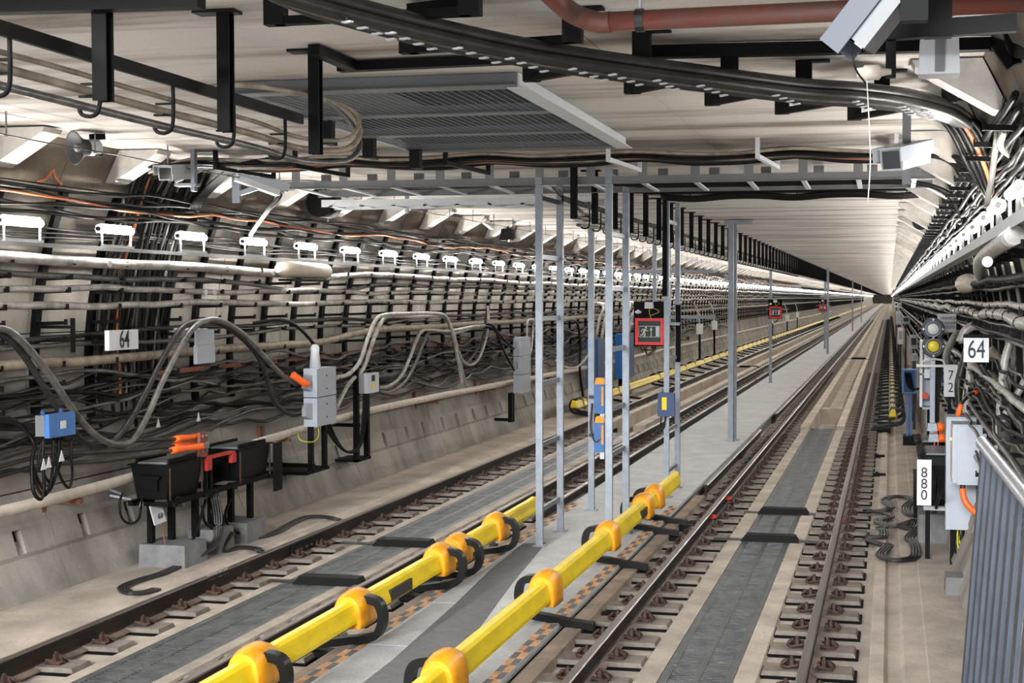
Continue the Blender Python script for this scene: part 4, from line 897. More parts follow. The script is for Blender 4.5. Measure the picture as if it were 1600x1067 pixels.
obj('screw', m, 'cable_dark', t)
cable([PX(497, 668, -7.2), PX(498, 680, -7.15), PX(490, 690, -7.15), PX(470, 688, -7.2), PX(465, 676, -7.3)], .008, 'wire_yellow', 'yellow green wire curling below the near grey cabinet', None, 5)
b = wbox(560, 574, 592, 584, 615, -7.3); t = thing('small_cabinet', 'small white cabinet with yellow warning triangle on a black frame', 'cabinet', (b['x1'], b['y0'], b['z0']))
obj('body', MB().box(b['x0'], b['x1'] - .05, b['y0'], b['y1'], b['z0'], b['z1']), 'box_grey_dark', t); obj('door', MB().box(b['x1'] - .05, b['x1'], b['y0'], b['y1'], b['z0'], b['z1']), 'white_plastic', t)
yc = (b['y0'] + b['y1']) / 2; obj('warning_triangle', MB().extr([(b['x1'], yc - .07, b['z0'] + .07), (b['x1'], yc + .07, b['z0'] + .07), (b['x1'], yc, b['z0'] + .17)], (.003, 0, 0)), 'label_yellow', t); obj('window', MB().box(b['x1'], b['x1'] + .003, yc - .06, yc + .06, b['z1'] - .12, b['z1'] - .03), 'ink', t)
m = MB()
for y in (b['y0'] - .05, b['y1'] - .1): m.box(b['x1'] - .2, b['x1'] - .13, y, y + .07, .5, 1.95 if y < b['y0'] else b['z0'])
m.box(-7.95, b['x1'] - .13, b['y0'] - .05, b['y1'], .5, .54).box(-7.9, b['x1'] - .13, b['y0'], b['y0'] + .05, 1.0, 1.05); obj('stand', m, 'black_paint', t)
for i in range(3): cable([(b['x1'] - .1, yc - .1 + i * .08, b['z0']), (b['x1'] - .1, yc - .14 + i * .07, b['z0'] - .3), (b['x1'] - .12, yc - .25 + i * .02, b['z0'] - .72 - i * .02), (b['x1'] - .15, yc - .65, b['z0'] - .78), (b['x1'] - .2, yc - 1.0 - i * .07, b['z0'] - .45), (b['x1'] - .25, yc - 1.15 - i * .08, b['z0'] - .05)], .018, 'cable_black', 'black cable looping under the small white cabinet', 'cables under the small cabinet')
b = wbox(802, 814, 829, 527, 615, -7.2); t = thing('cable_cabinet', 'tall grey three part cabinet farther along the left wall', 'cabinet', (b['x1'], b['y0'], b['z0'])); h = (b['z1'] - b['z0']) / 3
for k in range(3): obj('box_section', MB().box(b['x0'], b['x1'], b['y0'], b['y1'], b['z0'] + k * h + .006, b['z0'] + (k + 1) * h - .006), 'box_grey', t)
m = MB()
for y in (b['y0'] + .1, b['y1'] - .5): m.box(b['x1'] - .3, b['x1'] - .22, y, y + .08, .35, b['z0'])
m.box(-7.8, b['x1'] - .2, b['y0'], b['y0'] + .06, .38, .44); obj('stand', m, 'black_paint', t)
for z in (b['z0'] + h * 1.3, b['z0'] + h * 2.4): obj('cable_entry', MB().box(b['x0'] + .05, b['x1'] - .06, b['y0'] - .1, b['y0'], z, z + .15, tx=.02), 'box_grey_dark', t)
# far blue cabinets
for pl, pc, pr, yt, yb, l in ((916, 934, 945, 530, 606, 'nearer tall blue cabinet by the left wall seen through the ladders'), (961, 976, 991, 522, 592, 'farther tall blue cabinet by the left wall seen through the ladders')):
    b = wbox(pl, pc, pr, yt, yb, -7.3); t = thing('blue_cabinet', l, 'cabinet', (b['x1'], b['y0'], .1)); obj('body', MB().box(b['x0'], b['x1'] - .04, b['y0'], b['y1'], b['z0'], b['z1']), 'blue_cabinet', t); obj('door', MB().box(b['x1'] - .04, b['x1'], b['y0'], b['y1'], b['z0'], b['z1']), 'blue_dark', t)
    obj('leg', MB().box(b['x0'] + .1, b['x0'] + .2, b['y0'] + .1, b['y0'] + .2, .3, b['z0']).box(b['x1'] - .2, b['x1'] - .1, b['y0'] + .1, b['y0'] + .2, .3, b['z0']), 'black_paint', t); obj('plinth', MB().box(b['x0'], b['x1'] + .05, b['y0'], b['y1'] - .6, .08, .32), 'pedestal_concrete', t)
    for k in range(2): cable([(b['x0'] + .2 + k * .15, b['y0'] + .2, b['z1']), (b['x0'] + .3 + k * .15, b['y0'] + .2, b['z1'] + .5), (b['x0'] + .38 + k * .15, b['y0'] + .3, b['z1'] + .85), (-7.7, b['y0'] + .6, b['z1'] + .95)], .04, 'cable_light', 'pale conduit rising from a far blue cabinet', 'conduits over the blue cabinets')
# far small grey boxes on posts along the left wall
for i, (px, py, w_) in enumerate(((1093, 514, 8), (1116, 508, 7), (1207, 500, 5), (1230, 497, 5), (1246, 492, 4))):
    q = PX(px, py, -7.3); hw = w_ * q.y / 2080 * .5; t = thing('post_box', 'small grey box on a black post far along the left wall, %s from the left' % ORD[i], 'box', (q.x, q.y, .1), 'far post boxes')
    obj('body', MB().box(q.x - hw, q.x + hw, q.y - .2, q.y + .3, q.z - hw * 2, q.z + hw * 2), 'white_paint', t); obj('post', MB().box(q.x - hw * .4, q.x + hw * .4, q.y, q.y + .1, .05, q.z - hw * 2), 'black_paint', t)
    cable([q + Vector((0, 0, hw * 2)), q + Vector((-.1, .2, hw * 2 + .5)), q + Vector((-.3, .5, hw * 2 + .8))], .03, 'cable_light', 'pale cable above a far post box', 'cables over far post boxes', 6)
# low drain pipe along the left wall
pp = [PX(px, py, -7.60) for px, py in ((-60, 814), (0, 800), (115, 771), (250, 734), (400, 692), (560, 646), (700, 616), (800, 597))]
pl_ = [p for p in pp] + [Vector((-7.62, y, 1.06)) for y in (34, 45, 60, 90, 130, 180)]
t = thing('drain_pipe', 'cream pipe on rusty brackets low along the left wall', 'pipe', tuple(pp[1]))
obj('pipe', MB().tube(spline(pl_, 4), .055, 10), 'pipe_white', t, smooth=True)
for px, py in ((118, 770), (447, 678), (680, 621), (770, 602), (856, 588), (1020, 543), (1075, 528)):
    q = PX(px, py, -7.62); obj('pipe_bracket', MB().box(xl(q.z - .1) - .02, q.x + .06, q.y - .03, q.y + .03, q.z - .1, q.z - .055).box(xl(q.z) + .0, xl(q.z) + .05, q.y - .12, q.y - .06, q.z - .2, q.z + .1), 'rust_brown', t); obj('pipe_clamp', MB().tube([(q.x, q.y - .012, q.z), (q.x, q.y + .012, q.z)], .061, 10), 'clip_steel', t)
# ------------------------------------------------------------------ black tub stand on the left
t = thing('equipment_stand', 'black steel stand on legs holding two black tubs by the left wall', 'stand', (-7.25, 13, .3))
m = MB(); m.bar((-7.06, 12.05, .79), (-7.06, 14.4, .79), .05, .05).bar((-7.45, 12.05, .79), (-7.45, 14.4, .79), .05, .05)
for y in (12.15, 12.8, 13.4, 14.3): m.bar((-7.5, y, .775), (-7.0, y, .775), .05, .04)
obj('frame', m, 'black_paint', t)
for px, y, zb_ in ((236, 12.4, .33), (268, 12.62, .33), (305, 13.0, .3), (330, 13.25, .36), (361, 13.75, .3), (391, 14.05, .33)):
    x = PY(px, 810, y).x; x = max(min(x, -7.02), -7.5); obj('leg', MB().box(x - .03, x + .03, y - .03, y + .03, zb_, .77), 'black_paint', t)
obj('end_plate', MB().box(-7.02, -6.99, 14.32, 14.5, .60, 1.16), 'black_paint', t)
for i, (x0, x1, y0, y1, h) in enumerate(((-7.52, -7.0, 12.3, 12.75, .33), (-7.40, -7.02, 13.05, 13.38, .36), (-7.5, -7.02, 13.68, 14.15, .33))):
    solo('concrete_pedestal', MB().box(x0, x1, y0, y1, .08, h, tx=.008, ty=.008), 'pedestal_concrete', 'grey concrete pedestal under the black tub stand, %s from the near end' % ORD[i], 'pedestal', 'pedestals', loc=(x0, y0, .1))
def tub(x0, x1, y0, y1, z0, z1, label):
    t = thing('black_tub', label, 'tub', ((x0 + x1) / 2, y0, z0), 'black tubs')
    obj('body', MB().hexa([(x0 + .05, y0 + .03, z0), (x1 - .05, y0 + .03, z0), (x1 - .05, y1 - .03, z0), (x0 + .05, y1 - .03, z0), (x0, y0, z1), (x1, y0, z1), (x1, y1, z1), (x0, y1, z1)]), 'black_gloss', t)
    obj('rim', MB().box(x0 - .025, x1 + .025, y0 - .025, y1 + .025, z1, z1 + .015), 'black_paint', t)
    obj('lid', MB().box(x0 + .06, x1 - .04, y0 + .02, y1 - .02, z1 + .015, z1 + .035, tx=.02), 'grey_paint', t)
    for x in (x0 + .03, x1 - .04): obj('lid_rail', MB().box(x - .012, x + .012, y0 + .06, y1 - .06, z1 + .015, z1 + .06).box(x - .03, x + .012, y0 + .06, y1 - .06, z1 + .015, z1 + .02), 'black_paint', t)
    obj('handle', MB().box(x0 + .12, x0 + .34, y0 - .05, y0, z1 - .13, z1 - .1).box(x0 + .15, x0 + .3, y0 - .02, y0 + .02, z1 - .25, z1 - .1), 'black_paint', t)
    for y in (y0 + .02, y1 - .02): obj('clamp_rod', MB().cyl((x1 + .0, y, z1 - .02), (x1 - .0, y, z0 - .03), .01, 6), 'clip_steel', t)
    return t
tub(-7.50, -7.08, 12.15, 12.82, .815, 1.16, 'nearer black tub with grey lid on the left stand')
tub(-7.46, -7.04, 13.55, 14.3, .815, 1.16, 'farther black tub with grey lid on the left stand')
t = thing('busbar', 'red and copper busbar bracket between the two black tubs', 'busbar', (-7.2, 13.0, 1.16))
obj('red_frame', MB().box(-7.14, -7.06, 12.86, 13.5, 1.14, 1.165).box(-7.1, -7.06, 12.88, 12.98, 1.02, 1.14).box(-7.1, -7.06, 13.42, 13.52, 1.04, 1.14), 'red_dull', t)
obj('copper_plate', MB().box(-7.18, -7.15, 12.9, 13.06, 1.165, 1.42), 'copper', t); m = MB()
for z in (1.22, 1.3, 1.38):
    for y in (12.94, 13.02): m.cyl((-7.15, y, z), (-7.13, y, z), .014, 6)
obj('bolt', m, 'galvanised', t)
for k in range(2): obj('strut', MB().box(-7.12, -7.08, 12.9 + k * .1, 12.93 + k * .1, .8, 1.14), 'black_paint', t)
for i, (px0, px1, py, x) in enumerate(((273, 316, 686, -7.25), (271, 300, 697, -7.3), (267, 313, 704, -7.12))):
    a = PX(px0, py, x); b_ = Vector((x + .03, min(PX(px1, py, x).y, 12.92), a.z - .02)); b_.y = PX(px1, py, x).y
    t = thing('sleeved_cable', 'black cable with orange end sleeve at the busbar, %s' % ('top one', 'middle one', 'front one')[i], 'cable', tuple(a))
    obj('sleeve', MB().tube([a, a + (b_ - a) * .12, a + (b_ - a) * .5, b_ - (b_ - a) * .1, b_], [.032, .038, .028, .04, .034], 10), 'orange_rubber', t, smooth=True)
    obj('lug', MB().box(b_.x - .012, b_.x + .012, b_.y, b_.y + .12, b_.z - .03, b_.z + .03), 'galvanised', t)
    obj('cable', MB().tube(spline([a, PX(px0 - 40, py + 1 + i * 3, x - .05), PX(px0 - 110, py + 4 + i * 6, x - .2), PX(60, 700 + i * 14, -7.62), PX(-30, 725 + i * 14, -7.66)], 5), .022, 8), 'cable_dark', t, smooth=True)
def loom(pts, label, n=4, r=.013, m='cable_dark', side=(1, 0, 0), grp=None):
    P = spline(pts, 6); t = thing('cable_loom', label, 'cable', tuple(P[0])); t['group'] = grp or 'flat cable looms'
    for k in range(n):
        Q = []
        for i, p in enumerate(P):
            tg = (P[min(i + 1, len(P) - 1)] - P[max(i - 1, 0)]); tg.z = 0
            s_ = Vector((tg.y, -tg.x, 0)).normalized() if tg.length > .02 else Vector(side)
            Q.append(p + s_ * ((k - (n - 1) / 2) * r * 2.1))
        obj('cable', MB().tube(Q, r, 6), m, t, smooth=True)
    return t
loom([(-7.02, 12.95, .76), (-6.98, 12.95, .5), (-6.97, 12.85, .25), PZ(290, 878, .13), PZ(255, 895, .118), PZ(222, 905, .118), PZ(200, 913, .118), PZ(192, 919, .118), PZ(203, 926, .118), PZ(225, 925, .1), PZ(245, 920, .095)], 'four grey cables looping on the floor left of the near tub stand')
loom([(-7.02, 13.3, .3), PZ(345, 860, .13), PZ(375, 855, .118), PZ(400, 857, .118), PZ(408, 862, .09)], 'short flat cable loom on the floor before the middle pedestal')
loom([PZ(372, 838, .13), PZ(400, 840, .118), PZ(430, 832, .118), PZ(455, 818, .118), PZ(478, 808, .118), PZ(505, 807, .118), PZ(530, 812, .09)], 'flat cable loom arching on the floor beyond the tub stand')
for i, pts in enumerate((((316, 790), (320, 815), (335, 830), (333, 845)), ((322, 780), (310, 820), (300, 845), (285, 860)), ((360, 780), (352, 805), (360, 825), (385, 838)), ((342, 778), (330, 800), (340, 820), (362, 832)), ((331, 782), (345, 800), (349, 820), (340, 842)))):
    loop(pts, -7.12, .016, 'cable_black', 'black cable hanging below the black tub stand', 'cables below the tub stand', 6)
loop([(192, 770), (187, 785), (190, 808), (202, 818), (216, 812), (220, 795), (222, 776, -7.22)], -7.3, .012, 'cable_black', 'thin black cable loop left of the near black tub')
solo('clip_hook', MB().bar(PX(172, 765, -7.5), PX(192, 772, -7.35), .02, .02).bar(PX(172, 774, -7.5), PX(205, 780, -7.3), .02, .02), 'galvanised', 'pale steel clamp at the loop left of the near tub', 'clamp')
q = PX(249, 803, -7.25); t = thing('small_sign', 'small white plate leaning behind the near stand leg', 'sign', tuple(q)); obj('plate', MB().hexa([(q.x, q.y - .1, q.z - .1), (q.x + .01, q.y - .1, q.z - .1), (q.x + .01, q.y + .12, q.z - .09), (q.x, q.y + .12, q.z - .09), (q.x - .03, q.y - .14, q.z + .1), (q.x - .02, q.y - .14, q.z + .1), (q.x - .02, q.y + .07, q.z + .11), (q.x - .03, q.y + .07, q.z + .11)]), 'sign_white', t); text('8-8', .08, (q.x + .012, q.y, q.z - .02), (math.pi / 2, 0, math.pi / 2), t, 'ink', .8); obj('stake', MB().bar((q.x, q.y + .05, q.z - .1), (q.x + .03, q.y + .1, .12), .01, .01), 'rust_brown', t)
# ------------------------------------------------------------------ items on the walkway frames
def exit_sign(x0, x1, z0, z1, y, label, detail=True):
    t = thing('exit_sign', label, 'sign', ((x0 + x1) / 2, y, z0)); W = x1 - x0; H = z1 - z0
    obj('back_board', MB().box(x0 - .03, x1 + .02, y + .02, y + .04, z0 - .02, z1 + H * .62), 'black_paint', t)
    f = W * .1; m = MB(); m.box(x0, x1, y - .03, y + .02, z0, z0 + f).box(x0, x1, y - .03, y + .02, z1 - f, z1).box(x0, x0 + f, y - .03, y + .02, z0 + f, z1 - f).box(x1 - f, x1, y - .03, y + .02, z0 + f, z1 - f); obj('red_frame', m, 'red_paint', t)
    obj('panel', MB().box(x0 + f, x1 - f, y - .01, y + .018, z0 + f, z1 - f), 'sign_green', t)
    zc = (z0 + z1) / 2; bx0, bx1, bz0, bz1 = x0 + f * 1.15, x1 - f * 1.15, zc - H * .21, zc + H * .21; e = W * .018; yy = y - .014
    m = MB(); m.box(bx0, bx1, yy, y - .01, bz0, bz0 + e).box(bx0, bx1, yy, y - .01, bz1 - e, bz1).box(bx0, bx0 + e, yy, y - .01, bz0, bz1).box(bx1 - e, bx1, yy, y - .01, bz0, bz1)
    u = H * .36; ox = bx0 + W * .2; oz = zc - u / 2
    def limb(pts, w_):
        for a, c in zip(pts, pts[1:]): m.bar((ox + a[0] * u, yy + .002, oz + a[1] * u), (ox + c[0] * u, yy + .002, oz + c[1] * u), .003, w_ * u, up=(0, 1, 0)) if False else m.bar((ox + a[0] * u, yy + .002, oz + a[1] * u), (ox + c[0] * u, yy + .002, oz + c[1] * u), w_ * u, .003, up=(0, 1, 0))
    m.cyl((ox + .18 * u, yy, oz + .9 * u), (ox + .18 * u, yy + .004, oz + .9 * u), .1 * u, 10)
    limb([(.1, .76), (-.05, .42)], .2); limb([(-.05, .42), (.12, .2), (-.02, 0)], .12); limb([(-.06, .42), (-.2, .15), (-.42, .14)], .12); limb([(.12, .74), (.3, .55), (.42, .62)], .08); limb([(.06, .74), (-.22, .72), (-.32, .5)], .08)
    ax = (bx0 + bx1) / 2 + W * .06; m.box(ax - W * .012, ax + W * .012, yy, y - .01, oz, oz + u * .75); m.extr([(ax - W * .045, yy, oz + u * .62), (ax + W * .045, yy, oz + u * .62), (ax, yy, oz + u)], (0, .004, 0))
    m.box(bx1 - W * .16, bx1 - W * .04, yy, y - .01, oz, oz + u); obj('pictogram', m, 'sign_white', t)
    xc = (x0 + x1) / 2; obj('junction_box', MB().box(xc - W * .16, xc + W * .14, y - .05, y + .02, z1 + H * .36, z1 + H * .6, tx=.006), 'white_plastic', t); obj('sensor', MB().tube([(x0 + .0, y - .03, z1 + H * .22), (x0 + W * .1, y - .03, z1 + H * .24), (x0 + W * .22, y - .03, z1 + H * .22)], [.01, .035, .01], 8), 'white_plastic', t, smooth=True)
    m = MB(); m.tube(spline([(xc, y, z1 + H * .36), (xc, y - .02, z1 + H * .2), (xc + .02, y, z1)], 4), .005, 5); m.tube(spline([(xc + W * .1, y - .02, z1 + H * .4), (xc + W * .35, y - .02, z1 + H * .25), (xc + W * .05, y - .02, z1 + H * .1)], 4), .004, 5); obj('wire', m, 'wire_yellow', t)
    m = MB()
    for k in range(3): m.tube(spline([(xc - W * .25 + .03 * k, y, z0), (xc - W * .1, y, z0 - H * .3 - .02 * k), (xc + W * .1 + .02 * k, y, z0 - H * .22), (xc + W * .22, y, z0)], 4), .006, 5)
    obj('hanging_wire', m, 'cable_black', t); obj('arm', MB().box(x0 - .1, x1 + .22, y + .04, y + .06, z1 - .1, z1 - .06), 'galvanised', t); return t
a = PY(993, 497, 18.5); b_ = PY(1037, 539, 18.5); exit_sign(a.x, b_.x, b_.z, a.z, 18.5, 'red framed emergency exit sign with running figure on the ladder frame')
a = PY(1202, 479, 42.6); b_ = PY(1221, 497, 42.6); exit_sign(a.x, b_.x, b_.z, a.z, 42.6, 'farther red framed exit sign beside the first far post')
a = PY(1280, 475, 65.1); b_ = PY(1291, 486, 65.1); exit_sign(a.x, b_.x, b_.z, a.z, 65.1, 'farthest red framed exit sign, tiny by the second far post')
a = PY(1029, 613, 17.84); b_ = PY(1055, 650, 17.84); t = thing('blue_box', 'small blue box with yellow label on the exit sign ladder frame', 'box', (a.x, 17.84, b_.z)); obj('body', MB().box(a.x, b_.x, 17.76, 17.86, b_.z, a.z, tx=.004), 'blue_dark', t)
obj('label', MB().box(a.x + .06, a.x + .125, 17.752, 17.76, b_.z + .09, a.z - .06), 'label_yellow', t)
m = MB()
for k in range(2): m.tube([(a.x + .04 + k * .06, 17.82, b_.z), (a.x + .03 + k * .05, 17.82, b_.z - .15), (a.x - .02 + k * .04, 17.82, b_.z - .22)], .01, 6)
obj('cable', m, 'cable_black', t)
for i, (yt, ym, yb) in enumerate(((590, 600, 646), (650, 660, 706))):
    a = PY(929, yt, 16.52); b_ = PY(945, yb, 16.52); zc = PY(940, ym, 16.52).z
    t = thing('indicator_box', 'narrow blue box with orange cap on the single pole, %s' % ('upper', 'lower')[i], 'box', (a.x + .07, 16.52, b_.z), 'pole boxes')
    obj('body', MB().box(a.x, b_.x, 16.48, 16.58, b_.z, zc), 'blue_paint', t); obj('cap', MB().box(a.x + .01, b_.x, 16.47, 16.58, zc, a.z, tx=.02), 'hood_orange', t); obj('strip', MB().box(b_.x - .035, b_.x - .008, 16.474, 16.48, b_.z + .1, zc - .03), 'hood_orange', t); obj('foot_tag', MB().box(b_.x - .06, b_.x - .005, 16.5, 16.52, b_.z - .09, b_.z), 'white_plastic', t)
    obj('side_bracket', MB().box(-3.76, a.x, 16.53, 16.56, (b_.z + zc) / 2, (b_.z + zc) / 2 + .04), 'cable_dark', t)
cable([(-3.72, 16.55, 1.5), (-3.73, 16.5, 1.2), (-3.66, 16.48, 1.02), (-3.55, 16.5, 1.1)], .012, 'cable_dark', 'dark cable curling between the narrow blue boxes on the pole')
# ------------------------------------------------------------------ right wall: racks, cables, lamps
LVR = [3.85, 3.15, 2.95, 2.75, 2.58, 2.0, 1.8, 1.6, 1.4, 1.2]
ys = [8.2 + .9 * i for i in range(135)]
ribs(1, ys, LVR, 'black upright cable rack with arms on the right wall', 'right wall racks', 26)
RC = [(3.98, .022, 'cable_black'), (3.9, .018, 'cable_black'), (3.82, .02, 'cable_black'), (3.74, .016, 'cable_dark'), (3.66, .015, 'cable_black'), (3.56, .016, 'cable_black'), (3.20, .034, 'cable_grey'), (3.0, .03, 'cable_black'), (2.94, .022, 'cable_dark'), (2.80, .024, 'cable_light'),
      (2.62, .026, 'cable_dark'), (2.56, .02, 'cable_black'), (2.5, .026, 'cable_grey'), (2.1, .03, 'cable_light'), (2.05, .026, 'cable_dark'), (1.98, .022, 'cable_grey'), (1.85, .03, 'cable_black'), (1.66, .026, 'cable_grey'), (1.45, .03, 'cable_dark'), (1.3, .022, 'cable_grey'), (1.2, .02, 'cable_black')]
for i, (z, r, m) in enumerate(RC):
    wallcable(1, z, .12 + .09 * (i % 2) if z < 3.5 else .06, r, m, 'cable on the right wall racks, %s from the top' % ORD[i] if i < 20 else 'lowest cable on the right wall racks', 'right wall cables', y0=7.6, y1=420, amp=.008, sag=.012, n=6)
for i in range(12):
    wallcable(1, 3.6 + i * .036, .03 + rnd.uniform(0, .04), rnd.choice((.011, .014)), rnd.choice(('cable_black', 'cable_black', 'cable_dark')), 'thin black cable in the bundle above the right lamps', 'upper right bundle', y0=8, y1=150, amp=.03, sag=.015, n=5)
for i in range(14):
    wallcable(1, rnd.uniform(1.2, 2.4), .08 + rnd.uniform(0, .25), rnd.choice((.012, .016)), rnd.choice(('cable_grey', 'cable_dark', 'cable_black')), 'thin tangled cable low on the right wall', 'tangled right cables', y0=8, y1=rnd.uniform(25, 60), amp=.05, sag=.03, n=5)
hz = wallcable(1, 2.72, .22, .045, 'cable_light', 'thick wavy pale hose along the right wall with black straps', y0=8, y1=120, amp=.02, sag=.03, n=9)
hp = [Vector(q) for q in LASTP[0]]
for k in range(12):
    j = 3 + k * 2; c = hp[j]; d_ = (hp[j + 1] - hp[j - 1]).normalized(); ring = MB(); ring.tube([c - d_ * .012, c + d_ * .012], .0505, 10).bar(c + Vector((.04, 0, -.02)), (xr(2.7) - .01, c.y, c.z - .02), .02, .012)
    solo('strap', ring, 'black_paint', 'black strap round the pale wavy hose, %s from the near end' % ORD[k], 'strap', 'hose straps', loc=tuple(c))
cable([(.72, 8.2, 3.22), (.74, 10.2, 3.2), (.74, 11.4, 3.16), (.78, 12.2, 3.1), (.83, 12.7, 3.04), (.86, 13.4, 3.04)], .06, 'cable_light', 'very thick pale hose sagging below the right lamp tray', None, 10)
t = thing('joint_sleeve', 'cream cable joint sleeve on the right wall under the lamp tray', 'sleeve', (.78, 15.2, 3.02))
obj('barrel', MB().tube([(.8, 13.9, 3.0), (.79, 14.1, 3.0), (.79, 14.15, 3.0), (.79, 14.9, 3.0), (.79, 14.95, 3.0), (.8, 15.2, 3.0)], [.05, .09, .1, .1, .09, .05], 12), 'sleeve_cream', t, smooth=True); obj('shelf', MB().box(.7, 1.0, 14.2, 14.9, 2.86, 2.88), 'black_paint', t)
q = PX(1543, 409, .62); solo('cable_tag', MB().cyl(q, q + Vector((0, .01, 0)), .035, 12), 'sign_white', 'round pale cable tag on the right wall by the cream sleeve', 'tag', loc=tuple(q))
q = PY(1497, 194, 9.8); solo('cable_tag', MB().cyl(q, q + Vector((0, .01, 0)), .045, 12), 'sign_white', 'round pale tag at the end of the diagonal conduits', 'tag', loc=tuple(q))
# cables dropping from ceiling runs to the right wall
for i in range(9):
    o = i * .035
    cable([(.1, 12.4 + o, 4.16), (.45, 12.2 + o, 4.12), (.68, 11.6 + o, 3.98 - o * .4), (.84, 11.2 + o, 3.8 - o * .4), (.93, 12.2 + o, 3.62 - o)], .02, ('cable_black', 'cable_dark', 'cable_black')[i % 3], 'black cable bending from the ceiling cross bundle to the right wall', 'right drop cables', 6)
for i in range(6):
    o = i * .04
    cable([(.2 + o, 9.6, 4.22), (.4 + o, 9.75, 4.05), (.56 + o, 10.2, 3.82), (.72 + o * .5, 10.8, 3.66), (.86, 11.6, 3.58)], .018, 'cable_black' if i != 3 else 'cable_orange', 'black cable sweeping down beside the right security camera' if i != 3 else 'orange cable among the black drops by the right security camera', 'drops by the right camera' if i != 3 else None, 6)
cable([PY(1588, 15, 8), PY(1590, 90, 8.3), PY(1555, 130, 8.6), PY(1560, 180, 8.9), PY(1552, 260, 9.1), PY(1542, 320, 9.3)], .022, 'cable_light', 'pale conduit dropping from the ceiling corner to a right wall lamp', None, 8)
for i in range(5):
    cable([PY(1600, 60 + i * 24, 8.4), PY(1580, 105 + i * 22, 8.6), PY(1562, 125 + i * 25, 8.8), PY(1570 + i * 3, 165 + i * 20, 9.1), PY(1606, 190 + i * 22, 9.2)], .026, ('cable_grey', 'cable_light', 'cable_dark')[i % 3], 'thick cable curling at the upper right corner', 'curling corner cables', 8)
t = thing('corner_bracket', 'dark bracket arms at the upper right corner of the ceiling', 'bracket', (.75, 7.2, 4.1))
for a, b_ in (((1555, 70), (1580, 105)), ((1580, 90), (1606, 88)), ((1572, 40), (1590, 100))): obj('arm', MB().bar(PY(*a, 7.3), PY(*b_, 7.3), .05, .05), 'black_paint', t)
# grey cabinets
def fbox(xl_, xr_, yt, yb, Y):
    a = PY(xl_, yt, Y); c = PY(xr_, yb, Y); return a.x, c.x, c.z, a.z
x0, x1, z0, z1 = fbox(1480, 1524, 652, 830, 14.2)
t = thing('control_cabinet', 'tall light blue grey cabinet on the right behind the smaller one', 'cabinet', (x0, 14.2, z0)); obj('body', MB().box(x0, x1, 14.24, 14.62, z0, z1), 'box_grey', t); obj('door', MB().box(x0 - .008, x1 + .004, 14.2, 14.235, z0 + .01, z1 - .01), 'box_grey', t)
m = MB()
for z in (z0 + .2, z1 - .25): m.box(x0 - .014, x0 - .006, 14.21, 14.25, z, z + .08)
obj('hinge', m, 'galvanised', t); obj('leg', MB().box(x0 + .05, x0 + .1, 14.4, 14.45, .03, z0).box(x1 - .1, x1 - .05, 14.4, 14.45, .03, z0), 'black_paint', t)
cz = z1
x0, x1, z0, z1 = fbox(1496, 1541, 664, 757, 13.5)
t = thing('control_cabinet', 'smaller light blue grey cabinet in front on the right, with green light', 'cabinet', (x0, 13.5, z0)); obj('body', MB().box(x0 - .04, x1, 13.55, 13.95, z0, z1), 'box_grey', t); obj('door', MB().box(x0, x1, 13.5, 13.53, z0 - .01, z1 - .01), 'box_grey', t)
obj('inner_panel', MB().box(x0 - .045, x0 - .039, 13.56, 13.94, z0 + .03, z1 - .03), 'pipe_white', t); obj('indicator_light', MB().cyl((x0 - .048, 13.7, z1 - .16), (x0 - .06, 13.7, z1 - .16), .012, 8), 'led_green', t)
obj('support', MB().box(x0 + .05, x1 - .05, 13.95, 14.21, z0 + .1, z0 + .15), 'galvanised', t)
t = thing('orange_hose', 'orange corrugated hose leaving the smaller right cabinet downwards', 'hose', (x0 + .1, 13.6, z0)); obj('gland', MB().cyl((x0 + .06, 13.6, z0), (x0 + .06, 13.6, z0 - .07), .028, 8), 'cable_dark', t)
obj('hose', MB().tube(spline([(x0 + .06, 13.6, z0 - .06), (x0 + .07, 13.58, z0 - .14), (x0 + .11, 13.56, z0 - .22), (x0 + .2, 13.55, z0 - .3)], 5), .032, 9), 'orange_rubber', t, smooth=True)
t = thing('sleeved_cable', 'black cable with orange ends arching onto the tall right cabinet', 'cable', tuple(PY(1497, 645, 14.4)))
P = [PY(1497, 650, 14.4), PY(1502, 632, 14.4), PY(1512, 620, 14.5), PY(1525, 612, 14.6), PY(1540, 605, 14.8), PY(1552, 603, 15.0)]; S = spline(P, 4)
obj('cable', MB().tube(S, .018, 7), 'cable_dark', t, smooth=True); obj('lower_sleeve', MB().tube(S[0:5], .028, 8), 'orange_rubber', t, smooth=True); obj('upper_sleeve', MB().tube(S[11:17], .027, 8), 'orange_rubber', t, smooth=True)
for i in range(9):
    x = PY(1495 + i * 2.5, 830, 14.3).x; cable([(x, 14.35, .47), (x - .02 + .01 * (i % 3), 14.3, .3), (x + .02 * (i % 2), 14.22, .16 + .015 * i), (x + .06, 14.25, .3), (x + .08, 14.35, .46)], .009, 'wire_yellow' if i % 2 else 'cable_black', 'yellow green wire looped under the tall right cabinet' if i % 2 else 'black wire looped under the tall right cabinet', 'looped wires under the right cabinet' if i % 2 else 'black wires under the right cabinet', 5)
solo('paper_tag', MB().box(.62, .65, 13.3, 13.31, .1, .16), 'sign_white', 'white tag beside the looped wires on the right floor', 'tag', loc=(.6, 13.3, .1))
x0, x1, z0, z1 = fbox(1477, 1522, 902, 932, 12.9); solo('concrete_pedestal', MB().box(x0, x1 + .1, 12.9, 13.2, .03, z1, tx=.006), 'pedestal_concrete', 'grey concrete pedestal low on the right before the tall cabinet', 'pedestal', loc=(x0, 12.9, .05))
